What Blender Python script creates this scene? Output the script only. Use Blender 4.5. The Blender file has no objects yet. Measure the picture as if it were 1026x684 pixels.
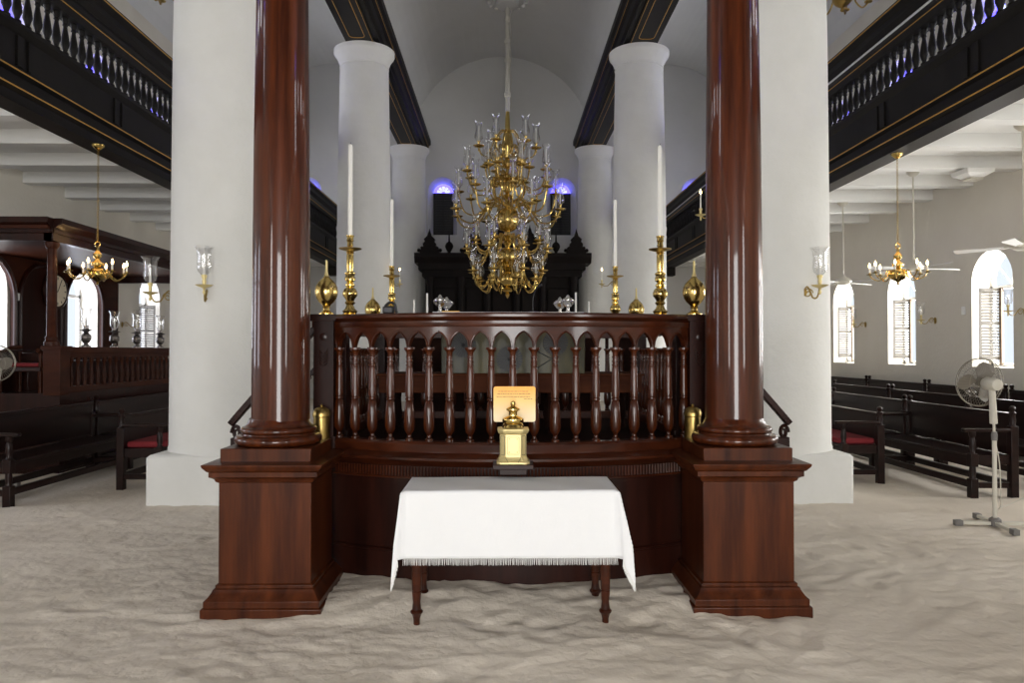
import bpy, math, random
import numpy as np
from mathutils import Vector, Matrix, Euler
PI = math.pi
random.seed(4)
SC = bpy.context.scene
COL = SC.collection

# ------------------------------------------------------------------ camera, world, lights, exposure
F = 750.0                                   # focal length in pixels of the 1026 px wide frame
YAW, PITCH, CAMZ = math.radians(0.764), math.radians(0.76), 1.56
cd = bpy.data.cameras.new('camera'); cam = bpy.data.objects.new('camera', cd); COL.objects.link(cam)
cd.sensor_width = 36.0; cd.lens = F / 1026 * 36.0; cd.clip_end = 200
cam.location = (0, 0, CAMZ); cam.rotation_euler = (PI/2 + PITCH, 0, -YAW)
SC.camera = cam
CM = Euler(cam.rotation_euler).to_matrix()
def P(px, py, Y):
    d = CM @ Vector(((px-513)/F, (342-py)/F, -1)); k = Y/d.y
    return Vector((d.x*k, Y, CAMZ + d.z*k))

w = bpy.data.worlds.new('sky'); SC.world = w; w.use_nodes = True
w.node_tree.nodes['Background'].inputs[0].default_value = (0.8, 0.88, 1, 1)
w.node_tree.nodes['Background'].inputs[1].default_value = 1.0
SC.view_settings.view_transform = 'Standard'; SC.view_settings.look = 'None'
SC.view_settings.gamma = 1; SC.view_settings.use_curve_mapping = False
SC.view_settings.exposure = 0.12

def area(name, loc, direction, sx, sy, power, color=(1, 1, 1)):
    l = bpy.data.lights.new(name, 'AREA'); l.shape = 'RECTANGLE'; l.size = sx; l.size_y = sy
    l.energy = power; l.color = color
    o = bpy.data.objects.new(name, l); COL.objects.link(o); o.location = loc
    o.rotation_euler = Vector(direction).to_track_quat('-Z', 'Y').to_euler()
    return o
DAY = (1.0, 0.985, 0.96)
YB = 25.0      # far wall
YR = -5.0      # wall behind the camera
XW = 8.0       # side walls
# daylight through the openings of the wall behind the camera
area('daylight_door', (0.0, YR-0.1, 1.75), (0, 1, 0), 2.6, 3.5, 470, DAY)
area('daylight_rear_window', (-5.6, YR-0.1, 2.75), (0, 1, 0), 1.3, 2.9, 175, DAY)
area('daylight_rear_window', (5.6, YR-0.1, 2.75), (0, 1, 0), 1.3, 2.9, 175, DAY)
# daylight through the side windows, ground floor then gallery
WIN_R = [(6.5, 7.5), (9.0, 10.05), (11.6, 12.64), (14.37, 15.41), (16.9, 17.96), (19.5, 20.5)]
WIN_L = [(3.2, 4.2), (6.3, 7.3), (10.85, 12.2), (13.6, 14.9), (16.6, 17.6), (19.5, 20.5)]
WIN_U = [(1.4, 2.4), (4.0, 5.0), (6.5, 7.5), (9.1, 10.15), (11.7, 12.74), (14.42, 15.46), (16.9, 17.96), (19.6, 20.6), (22.2, 23.2)]
for a, b in WIN_R: area('daylight_side_window', (XW+0.52, (a+b)/2, 2.23), (-1, 0, 0), b-a+.2, 2.0, 150, DAY)
for a, b in WIN_L: area('daylight_side_window', (-XW-0.52, (a+b)/2, 2.23), (1, 0, 0), b-a+.2, 2.0, 62, (.84, .87, 1))
for a, b in WIN_U:
    for s in (-1, 1):
        area('daylight_gallery_window', (s*(XW+0.52), (a+b)/2, 6.3), (-s, 0, 0), b-a+.2, 2.4, 85, (.93, .94, 1))

# ------------------------------------------------------------------ helpers
def setp(o, label=None, cat=None, group=None, kind=None):
    if label: o['label'] = label
    if cat: o['category'] = cat
    if group: o['group'] = group
    if kind: o['kind'] = kind
    return o
def empty(name, loc, label=None, cat=None, group=None, rz=0.0):
    o = bpy.data.objects.new(name, None); COL.objects.link(o)
    o.location = loc; o.rotation_euler = (0, 0, rz); o.empty_display_size = .1
    return setp(o, label, cat, group)
def copy_tree(o, parent=None):
    c = o.copy(); COL.objects.link(c)
    if parent is not None:
        c.parent = parent; c.matrix_parent_inverse = o.matrix_parent_inverse.copy()
    for ch in o.children: copy_tree(ch, c)
    return c

class MB:
    def __init__(s): s.v = []; s.f = []
    def add(s, vs, fs, M=None):
        n = len(s.v)
        for p in vs:
            p = Vector(p); s.v.append(tuple(M @ p) if M is not None else tuple(p))
        s.f += [tuple(i+n for i in f) for f in fs]
        return s
    def box(s, x0, x1, y0, y1, z0, z1, M=None):
        return s.add([(x0,y0,z0),(x1,y0,z0),(x1,y1,z0),(x0,y1,z0),(x0,y0,z1),(x1,y0,z1),(x1,y1,z1),(x0,y1,z1)],
                     [(0,3,2,1),(4,5,6,7),(0,1,5,4),(1,2,6,5),(2,3,7,6),(3,0,4,7)], M)
    def cbox(s, c, d, M=None):
        return s.box(c[0]-d[0]/2, c[0]+d[0]/2, c[1]-d[1]/2, c[1]+d[1]/2, c[2]-d[2]/2, c[2]+d[2]/2, M)
    def lathe(s, prof, n=24, M=None, loc=(0,0,0), rot=0.0, capb=True, capt=True):
        vs = []; fs = []; x, y, z = loc
        for r, h in prof:
            for k in range(n):
                a = 2*PI*k/n + rot
                vs.append((x + r*math.cos(a), y + r*math.sin(a), z + h))
        for i in range(len(prof)-1):
            for k in range(n):
                a, b = i*n+k, i*n+(k+1) % n
                fs.append((a, b, b+n, a+n))
        if capb: fs.append(tuple(range(n-1, -1, -1)))
        if capt: fs.append(tuple(range((len(prof)-1)*n, len(prof)*n)))
        return s.add(vs, fs, M)
    def square(s, prof, M=None, loc=(0,0,0)):      # stepped square moulding, prof = (half width, height)
        return s.lathe([(r*math.sqrt(2), h) for r, h in prof], 4, M, loc, PI/4)
    def tube(s, pts, r, n=8, M=None, closed=False):
        pts = [Vector(p) for p in pts]; m = len(pts)
        rr = r if isinstance(r, (list, tuple)) else [r]*m
        vs = []; fs = []; up = None
        for i in range(m):
            if closed: t = pts[(i+1) % m] - pts[i-1]
            else: t = pts[min(i+1, m-1)] - pts[max(i-1, 0)]
            if t.length < 1e-9: t = Vector((0,0,1))
            t.normalize()
            if up is None:
                up = t.orthogonal().normalized()
            up = (up - t*up.dot(t))
            if up.length < 1e-6: up = t.orthogonal()
            up.normalize(); sd = t.cross(up)
            for k in range(n):
                a = 2*PI*k/n
                vs.append(pts[i] + (up*math.cos(a) + sd*math.sin(a))*rr[i])
        for i in range(m if closed else m-1):
            for k in range(n):
                a, b = i*n+k, i*n+(k+1) % n
                c, d = ((i+1) % m)*n+(k+1) % n, ((i+1) % m)*n+k
                fs.append((a, b, c, d))
        if not closed:
            fs.append(tuple(range(n-1, -1, -1))); fs.append(tuple(range((m-1)*n, m*n)))
        return s.add(vs, fs, M)
    def prism(s, poly, axis, a, b, M=None):        # poly in the two other axes, extruded a..b
        n = len(poly); vs = []
        for t in (a, b):
            for p, q in poly:
                vs.append({'x': (t, p, q), 'y': (p, t, q), 'z': (p, q, t)}[axis])
        fs = [tuple(range(n-1, -1, -1)), tuple(range(n, 2*n))]
        for i in range(n): j = (i+1) % n; fs.append((i, j, j+n, i+n))
        return s.add(vs, fs, M)
    def torus(s, c, R, r, normal=(0,0,1), n=32, m=8):
        q = Vector(normal).to_track_quat('Z', 'Y').to_matrix()
        return s.tube([Vector(c) + q @ Vector((R*math.cos(2*PI*k/n), R*math.sin(2*PI*k/n), 0)) for k in range(n)], r, m, closed=True)
    def ball(s, c, r, n=16, sz=1.0):
        return s.lathe([(max(1e-4, r*math.sin(PI*k/8)), -r*sz*math.cos(PI*k/8)) for k in range(9)], n, None, c)
    def build(s, name, mat, parent=None, smooth=True, bevel=0.0, kind=None, angle=38):
        me = bpy.data.meshes.new(name); me.from_pydata(s.v, [], s.f); me.validate(); me.update()
        import bmesh
        bm = bmesh.new(); bm.from_mesh(me); bmesh.ops.recalc_face_normals(bm, faces=bm.faces); bm.to_mesh(me); bm.free()
        me.materials.append(mat)
        if smooth:
            me.polygons.foreach_set('use_smooth', [True]*len(me.polygons)); me.set_sharp_from_angle(angle=math.radians(angle))
        o = bpy.data.objects.new(name, me); COL.objects.link(o)
        if parent is not None: o.parent = parent
        if bevel:
            b = o.modifiers.new('bevel', 'BEVEL'); b.width = bevel; b.segments = 2; b.limit_method = 'ANGLE'; b.angle_limit = math.radians(40)
        if kind: o['kind'] = kind
        return o

def T(x=0, y=0, z=0, rx=0, ry=0, rz=0, s=1.0):
    return Matrix.Translation((x, y, z)) @ Euler((rx, ry, rz)).to_matrix().to_4x4() @ Matrix.Scale(s, 4)

def seg(pts, n=6):                                  # Catmull-Rom smooth path
    pts = [Vector(p) for p in pts]; out = []
    for i in range(len(pts)-1):
        p0 = pts[max(i-1, 0)]; p1 = pts[i]; p2 = pts[i+1]; p3 = pts[min(i+2, len(pts)-1)]
        for k in range(n):
            t = k/n
            out.append(0.5*((2*p1) + (p2-p0)*t + (2*p0-5*p1+4*p2-p3)*t*t + (3*p1-p0-3*p2+p3)*t**3))
    out.append(pts[-1]); return out

# ------------------------------------------------------------------ materials
def mat(name, col, rough=.5, metal=0.0, coat=0.0, spec=.5, var=None, vscale=(1,1,1), vs=4.0, bump=0.0, bs=40.0, emit=None, estr=0.0, coat_rough=.06, rvar=0.0):
    m = bpy.data.materials.new(name); m.use_nodes = True; nt = m.node_tree; b = nt.nodes['Principled BSDF']
    b.inputs['Base Color'].default_value = (*col, 1); b.inputs['Roughness'].default_value = rough
    b.inputs['Metallic'].default_value = metal; b.inputs['Coat Weight'].default_value = coat
    b.inputs['Coat Roughness'].default_value = coat_rough; b.inputs['Specular IOR Level'].default_value = spec
    tc = nt.nodes.new('ShaderNodeTexCoord')
    if var is not None:
        mp = nt.nodes.new('ShaderNodeMapping'); mp.inputs['Scale'].default_value = vscale
        nz = nt.nodes.new('ShaderNodeTexNoise'); nz.inputs['Scale'].default_value = vs; nz.inputs['Detail'].default_value = 6; nz.inputs['Roughness'].default_value = .62
        rp = nt.nodes.new('ShaderNodeValToRGB'); rp.color_ramp.elements[0].position = .32; rp.color_ramp.elements[1].position = .7
        rp.color_ramp.elements[0].color = (*col, 1); rp.color_ramp.elements[1].color = (*var, 1)
        nt.links.new(tc.outputs['Object'], mp.inputs[0]); nt.links.new(mp.outputs[0], nz.inputs[0])
        nt.links.new(nz.outputs[0], rp.inputs[0]); nt.links.new(rp.outputs[0], b.inputs['Base Color'])
    if bump:
        n2 = nt.nodes.new('ShaderNodeTexNoise'); n2.inputs['Scale'].default_value = bs; n2.inputs['Detail'].default_value = 5
        bp = nt.nodes.new('ShaderNodeBump'); bp.inputs['Strength'].default_value = bump; bp.inputs['Distance'].default_value = .02
        nt.links.new(tc.outputs['Object'], n2.inputs[0]); nt.links.new(n2.outputs[0], bp.inputs['Height']); nt.links.new(bp.outputs[0], b.inputs['Normal'])
        if rvar:
            mr = nt.nodes.new('ShaderNodeMapRange'); mr.inputs[3].default_value = rough-rvar; mr.inputs[4].default_value = rough+rvar
            nt.links.new(n2.outputs[0], mr.inputs[0]); nt.links.new(mr.outputs[0], b.inputs['Roughness'])
    if emit: b.inputs['Emission Color'].default_value = (*emit, 1); b.inputs['Emission Strength'].default_value = estr
    return m
def glassmat(name, tint=(1,1,1), amount=.11):
    m = bpy.data.materials.new(name); m.use_nodes = True; nt = m.node_tree; nt.nodes.clear()
    o = nt.nodes.new('ShaderNodeOutputMaterial'); t = nt.nodes.new('ShaderNodeBsdfTransparent'); g = nt.nodes.new('ShaderNodeBsdfGlossy')
    lw = nt.nodes.new('ShaderNodeLayerWeight'); lw.inputs[0].default_value = .35
    mr = nt.nodes.new('ShaderNodeMapRange'); mr.inputs[3].default_value = amount; mr.inputs[4].default_value = .75
    mx = nt.nodes.new('ShaderNodeMixShader'); t.inputs[0].default_value = (*tint, 1); g.inputs[1].default_value = .05
    nt.links.new(lw.outputs['Facing'], mr.inputs[0]); nt.links.new(mr.outputs[0], mx.inputs[0])
    nt.links.new(t.outputs[0], mx.inputs[1]); nt.links.new(g.outputs[0], mx.inputs[2]); nt.links.new(mx.outputs[0], o.inputs[0])
    return m
PLASTER = mat('white_plaster', (.70,.70,.665), .75, var=(.76,.76,.73), vs=1.6, bump=.35, bs=9)
WALLM = mat('cream_plaster', (.64,.60,.52), .8, var=(.69,.655,.58), vs=.8, bump=.2, bs=14)
REARM = mat('dark_rear_wall', (.10,.065,.045), .7, spec=.2, var=(.15,.10,.07), vs=1.2)  # unseen rear wall, made dark brown so the polished wood reflects less
VAULT = mat('vault_plaster', (.62,.62,.61), .8, var=(.68,.68,.67), vs=.5, bump=.15, bs=8)
BEAMW = mat('white_paint', (.78,.78,.76), .5)
MAHOG = mat('polished_mahogany', (.024,.0046,.0014), .32, coat=.5, spec=.2, var=(.100,.022,.005), vscale=(9,9,.55), vs=2.2, coat_rough=.045)
MAHOGX = mat('polished_mahogany_rail', (.022,.0046,.0019), .3, coat=.35, spec=.2, var=(.070,.016,.005), vscale=(.7,6,6), vs=2.2, coat_rough=.1)
MAHOGP = mat('mahogany_panel', (.026,.0052,.0015), .36, coat=.12, spec=.2, var=(.098,.024,.006), vscale=(6,6,.5), vs=2.0, coat_rough=.18)
MAHOGD = mat('dark_mahogany', (.010,.0025,.0014), .36, coat=.12, spec=.2, var=(.028,.006,.003), vscale=(5,5,.6), vs=2.0, coat_rough=.15)
MAHOGI = mat('dull_mahogany', (.040,.011,.005), .65, spec=.08, var=(.095,.028,.011), vscale=(.7,5,5), vs=2)
DULLD = mat('dull_dark_wood', (.010,.004,.003), .7, spec=.06, var=(.022,.008,.005), vs=3)
BENCHM = mat('bench_wood', (.006,.0024,.0018), .36, coat=.10, spec=.2, var=(.018,.005,.0035), vscale=(4,.6,4), vs=2.5, coat_rough=.2)
BANCAM = mat('banca_wood', (.024,.006,.0025), .42, coat=.03, spec=.12, var=(.062,.016,.006), vscale=(.8,.8,3), vs=2.0, coat_rough=.15)
ARKM = mat('ark_wood', (.005,.0035,.003), .6, spec=.15, var=(.011,.007,.006), vs=3)
BLACKP = mat('black_paint', (.006,.005,.0045), .5, spec=.2, var=(.011,.009,.008), vs=3)
SOFFIT = mat('brown_black_paint', (.016,.012,.010), .5, spec=.2)
GOLDL = mat('gold_line', (.55,.30,.06), .5, metal=.3)
BRASS = mat('polished_brass', (.72,.53,.19), .22, metal=1.0, var=(.60,.43,.14), vs=9)
BRASSD = mat('aged_brass', (.42,.30,.10), .33, metal=1.0)
BRASSL = mat('pale_brass', (.70,.58,.27), .42, metal=.45)
SILVER = mat('silver', (.75,.74,.72), .22, metal=1.0)
PEWTER = mat('dark_pewter', (.22,.20,.19), .3, metal=1.0)
CLOTH = mat('white_cloth', (.86,.87,.88), .9, bump=.15, bs=160)
FRINGE = mat('white_fringe', (.78,.78,.76), .95)
CANDLE = mat('candle_wax', (.86,.85,.80), .5)
FLAME = mat('lit_bulb', (1,.7,.35), .5, emit=(1,.62,.25), estr=26)
GLASS = glassmat('clear_glass')
REDC = mat('red_cushion', (.20,.013,.018), .85, bump=.2, bs=60)
FANW = mat('cream_plastic', (.58,.55,.47), .4)
FANG = mat('grey_plastic', (.16,.15,.14), .5)
WIRE = mat('cage_wire', (.26,.235,.19), .4, metal=.5)
FANB = mat('fan_blade', (.17,.15,.12), .45)
FLOORD = mat('dark_floor', (.03,.02,.015), .5)
SHUT = mat('shutter_paint', (.15,.14,.125), .6)
SHUTB = mat('shutter_brown', (.13,.085,.05), .5)
BLUEG = mat('blue_pane', (.10,.11,.75), .2, emit=(.06,.042,1.0), estr=6.5)  # emission replaces daylight through the glass and tints the reveals
PALEG = mat('pale_pane', (.8,.85,1), .2, emit=(.72,.80,1.0), estr=1.1)  # self-lit in place of daylight from outside
BLUER = mat('window_reveal', (.66,.66,.68), .7)
BLACKM = mat('black_plastic', (.012,.012,.014), .5)
CLOCKF = mat('clock_face', (.75,.66,.50), .4)
PAINTG = mat('greenish_panel', (.016,.016,.012), .45, spec=.2, coat=.05, var=(.10,.085,.03), vscale=(3,3,1), vs=2)
INK = mat('ink', (.30,.10,.04), .8)

def sandmat():
    m = bpy.data.materials.new('sand'); m.use_nodes = True; nt = m.node_tree; b = nt.nodes['Principled BSDF']
    b.inputs['Roughness'].default_value = .95; b.inputs['Specular IOR Level'].default_value = .15
    tc = nt.nodes.new('ShaderNodeTexCoord')
    n1 = nt.nodes.new('ShaderNodeTexNoise'); n1.inputs['Scale'].default_value = .9; n1.inputs['Detail'].default_value = 6
    rp = nt.nodes.new('ShaderNodeValToRGB'); rp.color_ramp.elements[0].color = (.66,.59,.50,1); rp.color_ramp.elements[1].color = (.77,.70,.605,1)
    rp.color_ramp.elements[0].position = .35; rp.color_ramp.elements[1].position = .65
    n2 = nt.nodes.new('ShaderNodeTexNoise'); n2.inputs['Scale'].default_value = 260; n2.inputs['Detail'].default_value = 2
    n3 = nt.nodes.new('ShaderNodeTexNoise'); n3.inputs['Scale'].default_value = 18; n3.inputs['Detail'].default_value = 6
    n3.inputs['Distortion'].default_value = .2
    mx = nt.nodes.new('ShaderNodeMix'); mx.data_type = 'RGBA'; mx.blend_type = 'MULTIPLY'; mx.inputs[0].default_value = .35
    b1 = nt.nodes.new('ShaderNodeBump'); b1.inputs['Strength'].default_value = .38; b1.inputs['Distance'].default_value = .03
    b2 = nt.nodes.new('ShaderNodeBump'); b2.inputs['Strength'].default_value = .25; b2.inputs['Distance'].default_value = .004
    for n in (n1, n2, n3): nt.links.new(tc.outputs['Object'], n.inputs[0])
    nt.links.new(n1.outputs[0], rp.inputs[0]); nt.links.new(rp.outputs[0], mx.inputs[6]); nt.links.new(n2.outputs[0], mx.inputs[7])
    nt.links.new(rp.outputs[0], b.inputs['Base Color'])
    nt.links.new(n3.outputs[0], b1.inputs['Height']); nt.links.new(n2.outputs[0], b2.inputs['Height']); nt.links.new(b1.outputs[0], b2.inputs['Normal'])
    nt.links.new(b2.outputs[0], b.inputs['Normal'])
    return m
SAND = sandmat()

# ------------------------------------------------------------------ floor of sand
def noise2(x, y, seed):
    rs = np.random.RandomState(seed); g = rs.rand(256, 256)
    xi = np.floor(x).astype(int); yi = np.floor(y).astype(int); fx = x-xi; fy = y-yi
    fx = fx*fx*(3-2*fx); fy = fy*fy*(3-2*fy)
    a = g[xi % 256, yi % 256]; b = g[(xi+1) % 256, yi % 256]; c = g[xi % 256, (yi+1) % 256]; d = g[(xi+1) % 256, (yi+1) % 256]
    return (a*(1-fx)+b*fx)*(1-fy) + (c*(1-fx)+d*fx)*fy
XC = 0.07                                   # centre line of the reading platform
R_BOW = 2.45
def bow_y(x, yc): return yc + R_BOW - math.sqrt(max(.01, R_BOW**2 - min(abs(x-XC), 1.25)**2))
def sand_h(X, Y):
    wx = X*1.0 + .25*noise2(X*1.7+9, Y*1.7, 3); wy = Y + .25*noise2(X*1.7, Y*1.7+5, 4)
    h = .03*(noise2(wx*1.3+40, wy*1.6+20, 1)-.5)
    r = 1-np.abs(2*noise2(wx*3.4+3, wy*4.6+7, 5)-1); h += .010*(r**1.2-.4)
    r2 = 1-np.abs(2*noise2(wx*7+11, wy*9+2, 6)-1); h += .0105*(r2**1.6-.4)*(.4+1.2*noise2(X*.9+3, Y*.9, 21))
    r3 = 1-np.abs(2*noise2(wx*15+2, wy*19+8, 9)-1); h += .005*(r3-.5); h += .004*(noise2(X*26, Y*26, 7)-.5)
    rs = np.random.RandomState(11)
    near = (Y > 1.8) & (Y < 9.5) & (np.abs(X) < 6)
    for _ in range(330):
        cx, cy, a = rs.uniform(-5.5, 5.5), rs.uniform(2.0, 9.2), rs.uniform(0, PI)
        dx, dy = X-cx, Y-cy
        u = (dx*math.cos(a)+dy*math.sin(a))/.13; v = (-dx*math.sin(a)+dy*math.cos(a))/.06
        q = u*u+v*v
        h += np.where(q < 6, -.013*np.exp(-q) + .006*np.exp(-(np.sqrt(q)-1.5)**2*3), 0)
    def ss(t): t = np.clip(t, 0, 1); return t*t*(3-2*t)
    damp = 1 - .55*ss((Y-6)/4); h *= damp
    h += .085*ss((Y-4.2)/.55)*(1-ss((np.abs(X-XC)-1.02)/.5))*(1-ss((Y-9)/1))
    return h - .012
xs = np.concatenate([np.arange(-8.6, -4.5, .16), np.arange(-4.5, 4.5, .032), np.arange(4.5, 8.7, .16)])
ys = np.concatenate([np.arange(YR-.4, 2.2, .3), np.arange(2.2, 7.2, .03), np.arange(7.2, 10, .07), np.arange(10, YB+.5, .4)])
GX, GY = np.meshgrid(xs, ys); GZ = sand_h(GX, GY)
nx, ny = len(xs), len(ys)
vv = np.stack([GX.ravel(), GY.ravel(), GZ.ravel()], 1)
ii = (np.arange(ny-1)[:, None]*nx + np.arange(nx-1)[None, :]).ravel()
ff = np.stack([ii, ii+1, ii+1+nx, ii+nx], 1)
me = bpy.data.meshes.new('floor'); me.from_pydata(vv.tolist(), [], ff.tolist()); me.update(); me.materials.append(SAND)
me.polygons.foreach_set('use_smooth', [True]*len(me.polygons))
fl = bpy.data.objects.new('floor', me); COL.objects.link(fl); setp(fl, kind='structure')

# ------------------------------------------------------------------ walls with arched openings
def wall_uv(openings, u0, u1, v0, v1):
    """openings (ua, ub, sill, top) with a half round head; returns quads in (u, v)"""
    q = []; cur = u0
    us = sorted(set([o[0] for o in openings]))
    for ua in us:
        ops = sorted([o for o in openings if o[0] == ua], key=lambda o: o[2]); ub = ops[0][1]
        q.append([(cur, v0), (ua, v0), (ua, v1), (cur, v1)])
        low = v0; r = (ub-ua)/2; c = (ua+ub)/2; n = 14
        pts = [(c - r*math.cos(PI*k/n), r*math.sin(PI*k/n)) for k in range(n+1)]
        prev = None
        for j, o in enumerate(ops):
            base = (lambda x, pv=prev: v0 if pv is None else pv(x))
            for k in range(n):
                (a, _), (b, _) = pts[k], pts[k+1]
                la = v0 if prev is None else prev[k]; lb = v0 if prev is None else prev[k+1]
                q.append([(a, la), (b, lb), (b, o[2]), (a, o[2])])
            prev = [o[3]-r+p[1] for p in pts]
        for k in range(n):
            q.append([(pts[k][0], prev[k]), (pts[k+1][0], prev[k+1]), (pts[k+1][0], v1), (pts[k][0], v1)])
        cur = ub
    q.append([(cur, v0), (u1, v0), (u1, v1), (cur, v1)])
    return q
LZ0, LZ1, UZ0, UZ1 = 1.30, 3.22, 5.2, 7.45
def side_wall(name, s, wins):
    ops = [(a, b, LZ0, LZ1) for a, b in wins]
    m = MB()
    for q in wall_uv(ops, YR-.5, YB+.5, -.3, 4.6): m.prism(q, 'x', s*XW, s*(XW+.42))
    for q in wall_uv([(a, b, UZ0, UZ1) for a, b in WIN_U], YR-.5, YB+.5, 4.6, 11.4): m.prism(q, 'x', s*XW, s*(XW+.42))
    m.build(name, WALLM, smooth=False, kind='structure')
side_wall('wall_right', 1, WIN_R); side_wall('wall_left', -1, WIN_L)
m = MB()
FW = [(-6.98, -6.02), (-2.47, -1.50), (1.50, 2.47), (6.02, 6.98)]
for q in wall_uv([(a, b, 5.45, 7.38) for a, b in FW], -8.4, 8.4, -.3, 11.8): m.prism(q, 'y', YB, YB+.42)
m.build('wall_back', VAULT, smooth=False, kind='structure')
m = MB()   # wall behind the camera: doorway, two tall windows
for q in wall_uv([(-6.25, -4.95, 1.3, 4.2), (4.95, 6.25, 1.3, 4.2)], -8.4, 8.4, -.3, 6.2):
    a, b = q[0][0], q[1][0]
    if a < -1.3 < b:
        m.box(a, -1.3, YR-.4, YR, -.3, 6.2); m.box(1.3, b, YR-.4, YR, -.3, 6.2); m.box(-1.3, 1.3, YR-.4, YR, 3.5, 6.2)
    else: m.prism(q, 'y', YR-.4, YR)
m.box(-8.4, 8.4, YR-.4, YR, 6.2, 11.8)
m.build('wall_front', REARM, smooth=False, kind='structure')

def vault(name, xc, half, z0, rise, y0, y1):
    n = 40; m = MB()
    for k in range(n):
        a, b = PI*k/n, PI*(k+1)/n
        p = [(xc+half*math.cos(t), z0+rise*math.sin(t)) for t in (a, b)]
        o = [(xc+(half+.15)*math.cos(t), z0+(rise+.15)*math.sin(t)) for t in (a, b)]
        vs = []
        for y in (y0, y1): vs += [(p[0][0], y, p[0][1]), (p[1][0], y, p[1][1]), (o[1][0], y, o[1][1]), (o[0][0], y, o[0][1])]
        m.add(vs, [(0, 1, 5, 4), (3, 7, 6, 2)])
    return m.build(name, VAULT, kind='structure')
vault('ceiling', 0, 3.04, 8.38, 3.06, YR-.3, YB+.3)
vault('ceiling', -5.55, 2.5, 8.5, 2.7, YR-.3, YB+.3)
vault('ceiling', 5.55, 2.5, 8.5, 2.7, YR-.3, YB+.3)

# gallery floors (the white ceilings of the aisles) with their beams
GXF = 5.4
for s, nm in ((-1, 'left'), (1, 'right')):
    x0, x1 = sorted((s*(GXF+.12), s*(XW+.05)))
    MB().box(x0, x1, YR-.2, YB, 4.56, 4.72).build('ceiling', BEAMW, smooth=False, kind='structure')
    y = 8.96 - 1.2*11
    k = 0
    while y < YB-.3:
        MB().box(*sorted((s*(GXF+.34), s*(XW+.02))), y, y+.24, 4.37, 4.58).build('trim_%d' % k, BEAMW, bevel=.01, kind='structure')
        y += 1.2; k += 1

# window fittings
def side_window(s, a, b, k):
    x = s*(XW+.36)
    f = MB(); 
    f.box(*sorted((x-.03, x+.03)), a-.02, a+.06, LZ0, LZ1-.4); f.box(*sorted((x-.03, x+.03)), b-.06, b+.02, LZ0, LZ1-.4)
    f.box(x-.03, x+.03, a, b, LZ0, LZ0+.06); f.box(x-.03, x+.03, a, b, 2.60, 2.66)
    c = (a+b)/2; r = (b-a)/2; 
    for t in (45, 90, 135):
        ct, st = math.cos(math.radians(t)), math.sin(math.radians(t))
        f.tube([(x, c, 2.64), (x, c+r*ct, 2.64+r*st*.98)], .012, 6)
    w_ = f.build('window_%d' % k, BEAMW, kind='structure')
    # louvred shutter leaf folded against the far reveal, hinged on the outer frame
    p0 = Vector((s*(XW+.05), b-.12)); p1 = Vector((s*(XW+.37), b-.235)) 
    d = (p1-p0); L = d.length; ang = math.atan2(d.y, d.x)
    M = T(p0.x, p0.y, 0, rz=ang)
    h = MB(); z0, z1 = 1.42, 2.62
    h.box(0, .035, -.018, .018, z0, z1, M); h.box(L-.035, L, -.018, .018, z0, z1, M)
    h.box(0, L, -.018, .018, z0, z0+.06, M); h.box(0, L, -.018, .018, z1-.05, z1, M); h.box(0, L, -.018, .018, (z0+z1)/2-.02, (z0+z1)/2+.02, M)
    n = 22
    for i in range(n):
        z = z0+.08+(z1-z0-.15)*i/(n-1)
        if abs(z-(z0+z1)/2) < .03: continue
        h.box(.03, L-.03, -.022, .022, -.005, .005, M @ T(0, 0, z, rx=.6))
    if s < 0 and a < 14: return
    h.build('shutter', SHUT, w_)
    # narrow brown edge leaf beside it
    e = MB(); e.box(x-.05, x-.01, b-.30, b-.24, LZ0+.03, 2.62)
    e.build('shutter_edge', SHUTB, w_)
for i, (a, b) in enumerate(WIN_R): side_window(1, a, b, i+1)
for i, (a, b) in enumerate(WIN_L): side_window(-1, a, b, i+7)
def fan_pane(frame_to, name, mat_, cen, r, seg_a, seg_b, plane, off):
    m = MB(); n = 8; vs = []; 
    pts = [(0, 0)] + [(r*math.cos(seg_a+(seg_b-seg_a)*k/n), r*math.sin(seg_a+(seg_b-seg_a)*k/n)) for k in range(n+1)]
    poly = [(cen[0]+p[0], cen[1]+p[1]) for p in pts]
    m.prism(poly, plane, off, off+.012); return m.build(name, mat_, frame_to, smooth=False)
def upper_window(k, plane, off, inward, a, b, z0, z1, closed):
    c = (a+b)/2; r = (b-a)/2; zs = z1-r
    f = MB(); B = (lambda u0, u1, v0, v1, t0, t1: f.box(t0, t1, u0, u1, v0, v1) if plane == 'x' else f.box(u0, u1, t0, t1, v0, v1))
    t0, t1 = sorted((off, off+inward*.06))
    B(a, a+.06, z0, zs, t0, t1); B(b-.06, b, z0, zs, t0, t1); B(a, b, zs-.05, zs+.02, t0, t1); B(a, b, z0, z0+.06, t0, t1); B(c-.025, c+.025, z0, zs, t0, t1)
    if closed:
        n = 15
        for i in range(n):
            z = z0+.1+(zs-z0-.2)*i/(n-1); B(a+.06, b-.06, z-.03, z+.03, t0, t1-.03)
        B(a+.02, b-.02, z0, zs, t1-.035, t1-.02)
    fr = f.build('window_%d' % k, BLACKM if closed else SHUTB, smooth=False, kind='structure')
    fan_pane(fr, 'blue_fanlight', BLUEG, (c, zs), r, 0, PI, plane, off-inward*.02)
    g = MB(); m2 = []
    for j in range(5):
        s0 = PI*(j+.17)/5; s1 = PI*(j+.83)/5; poly = []
        for rr, ra, rb in ((r*.2, s0, s1), (r*.66, s1, s0)):
            for q in range(5): t = ra+(rb-ra)*q/4; poly.append((c+rr*math.cos(t), zs+.03+rr*math.sin(t)))
        g.prism(poly, plane, *sorted((off-inward*.005, off+inward*.018)))
    g.build('fanlight_pane', PALEG, fr, smooth=False)
    return fr
k = 13
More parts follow.
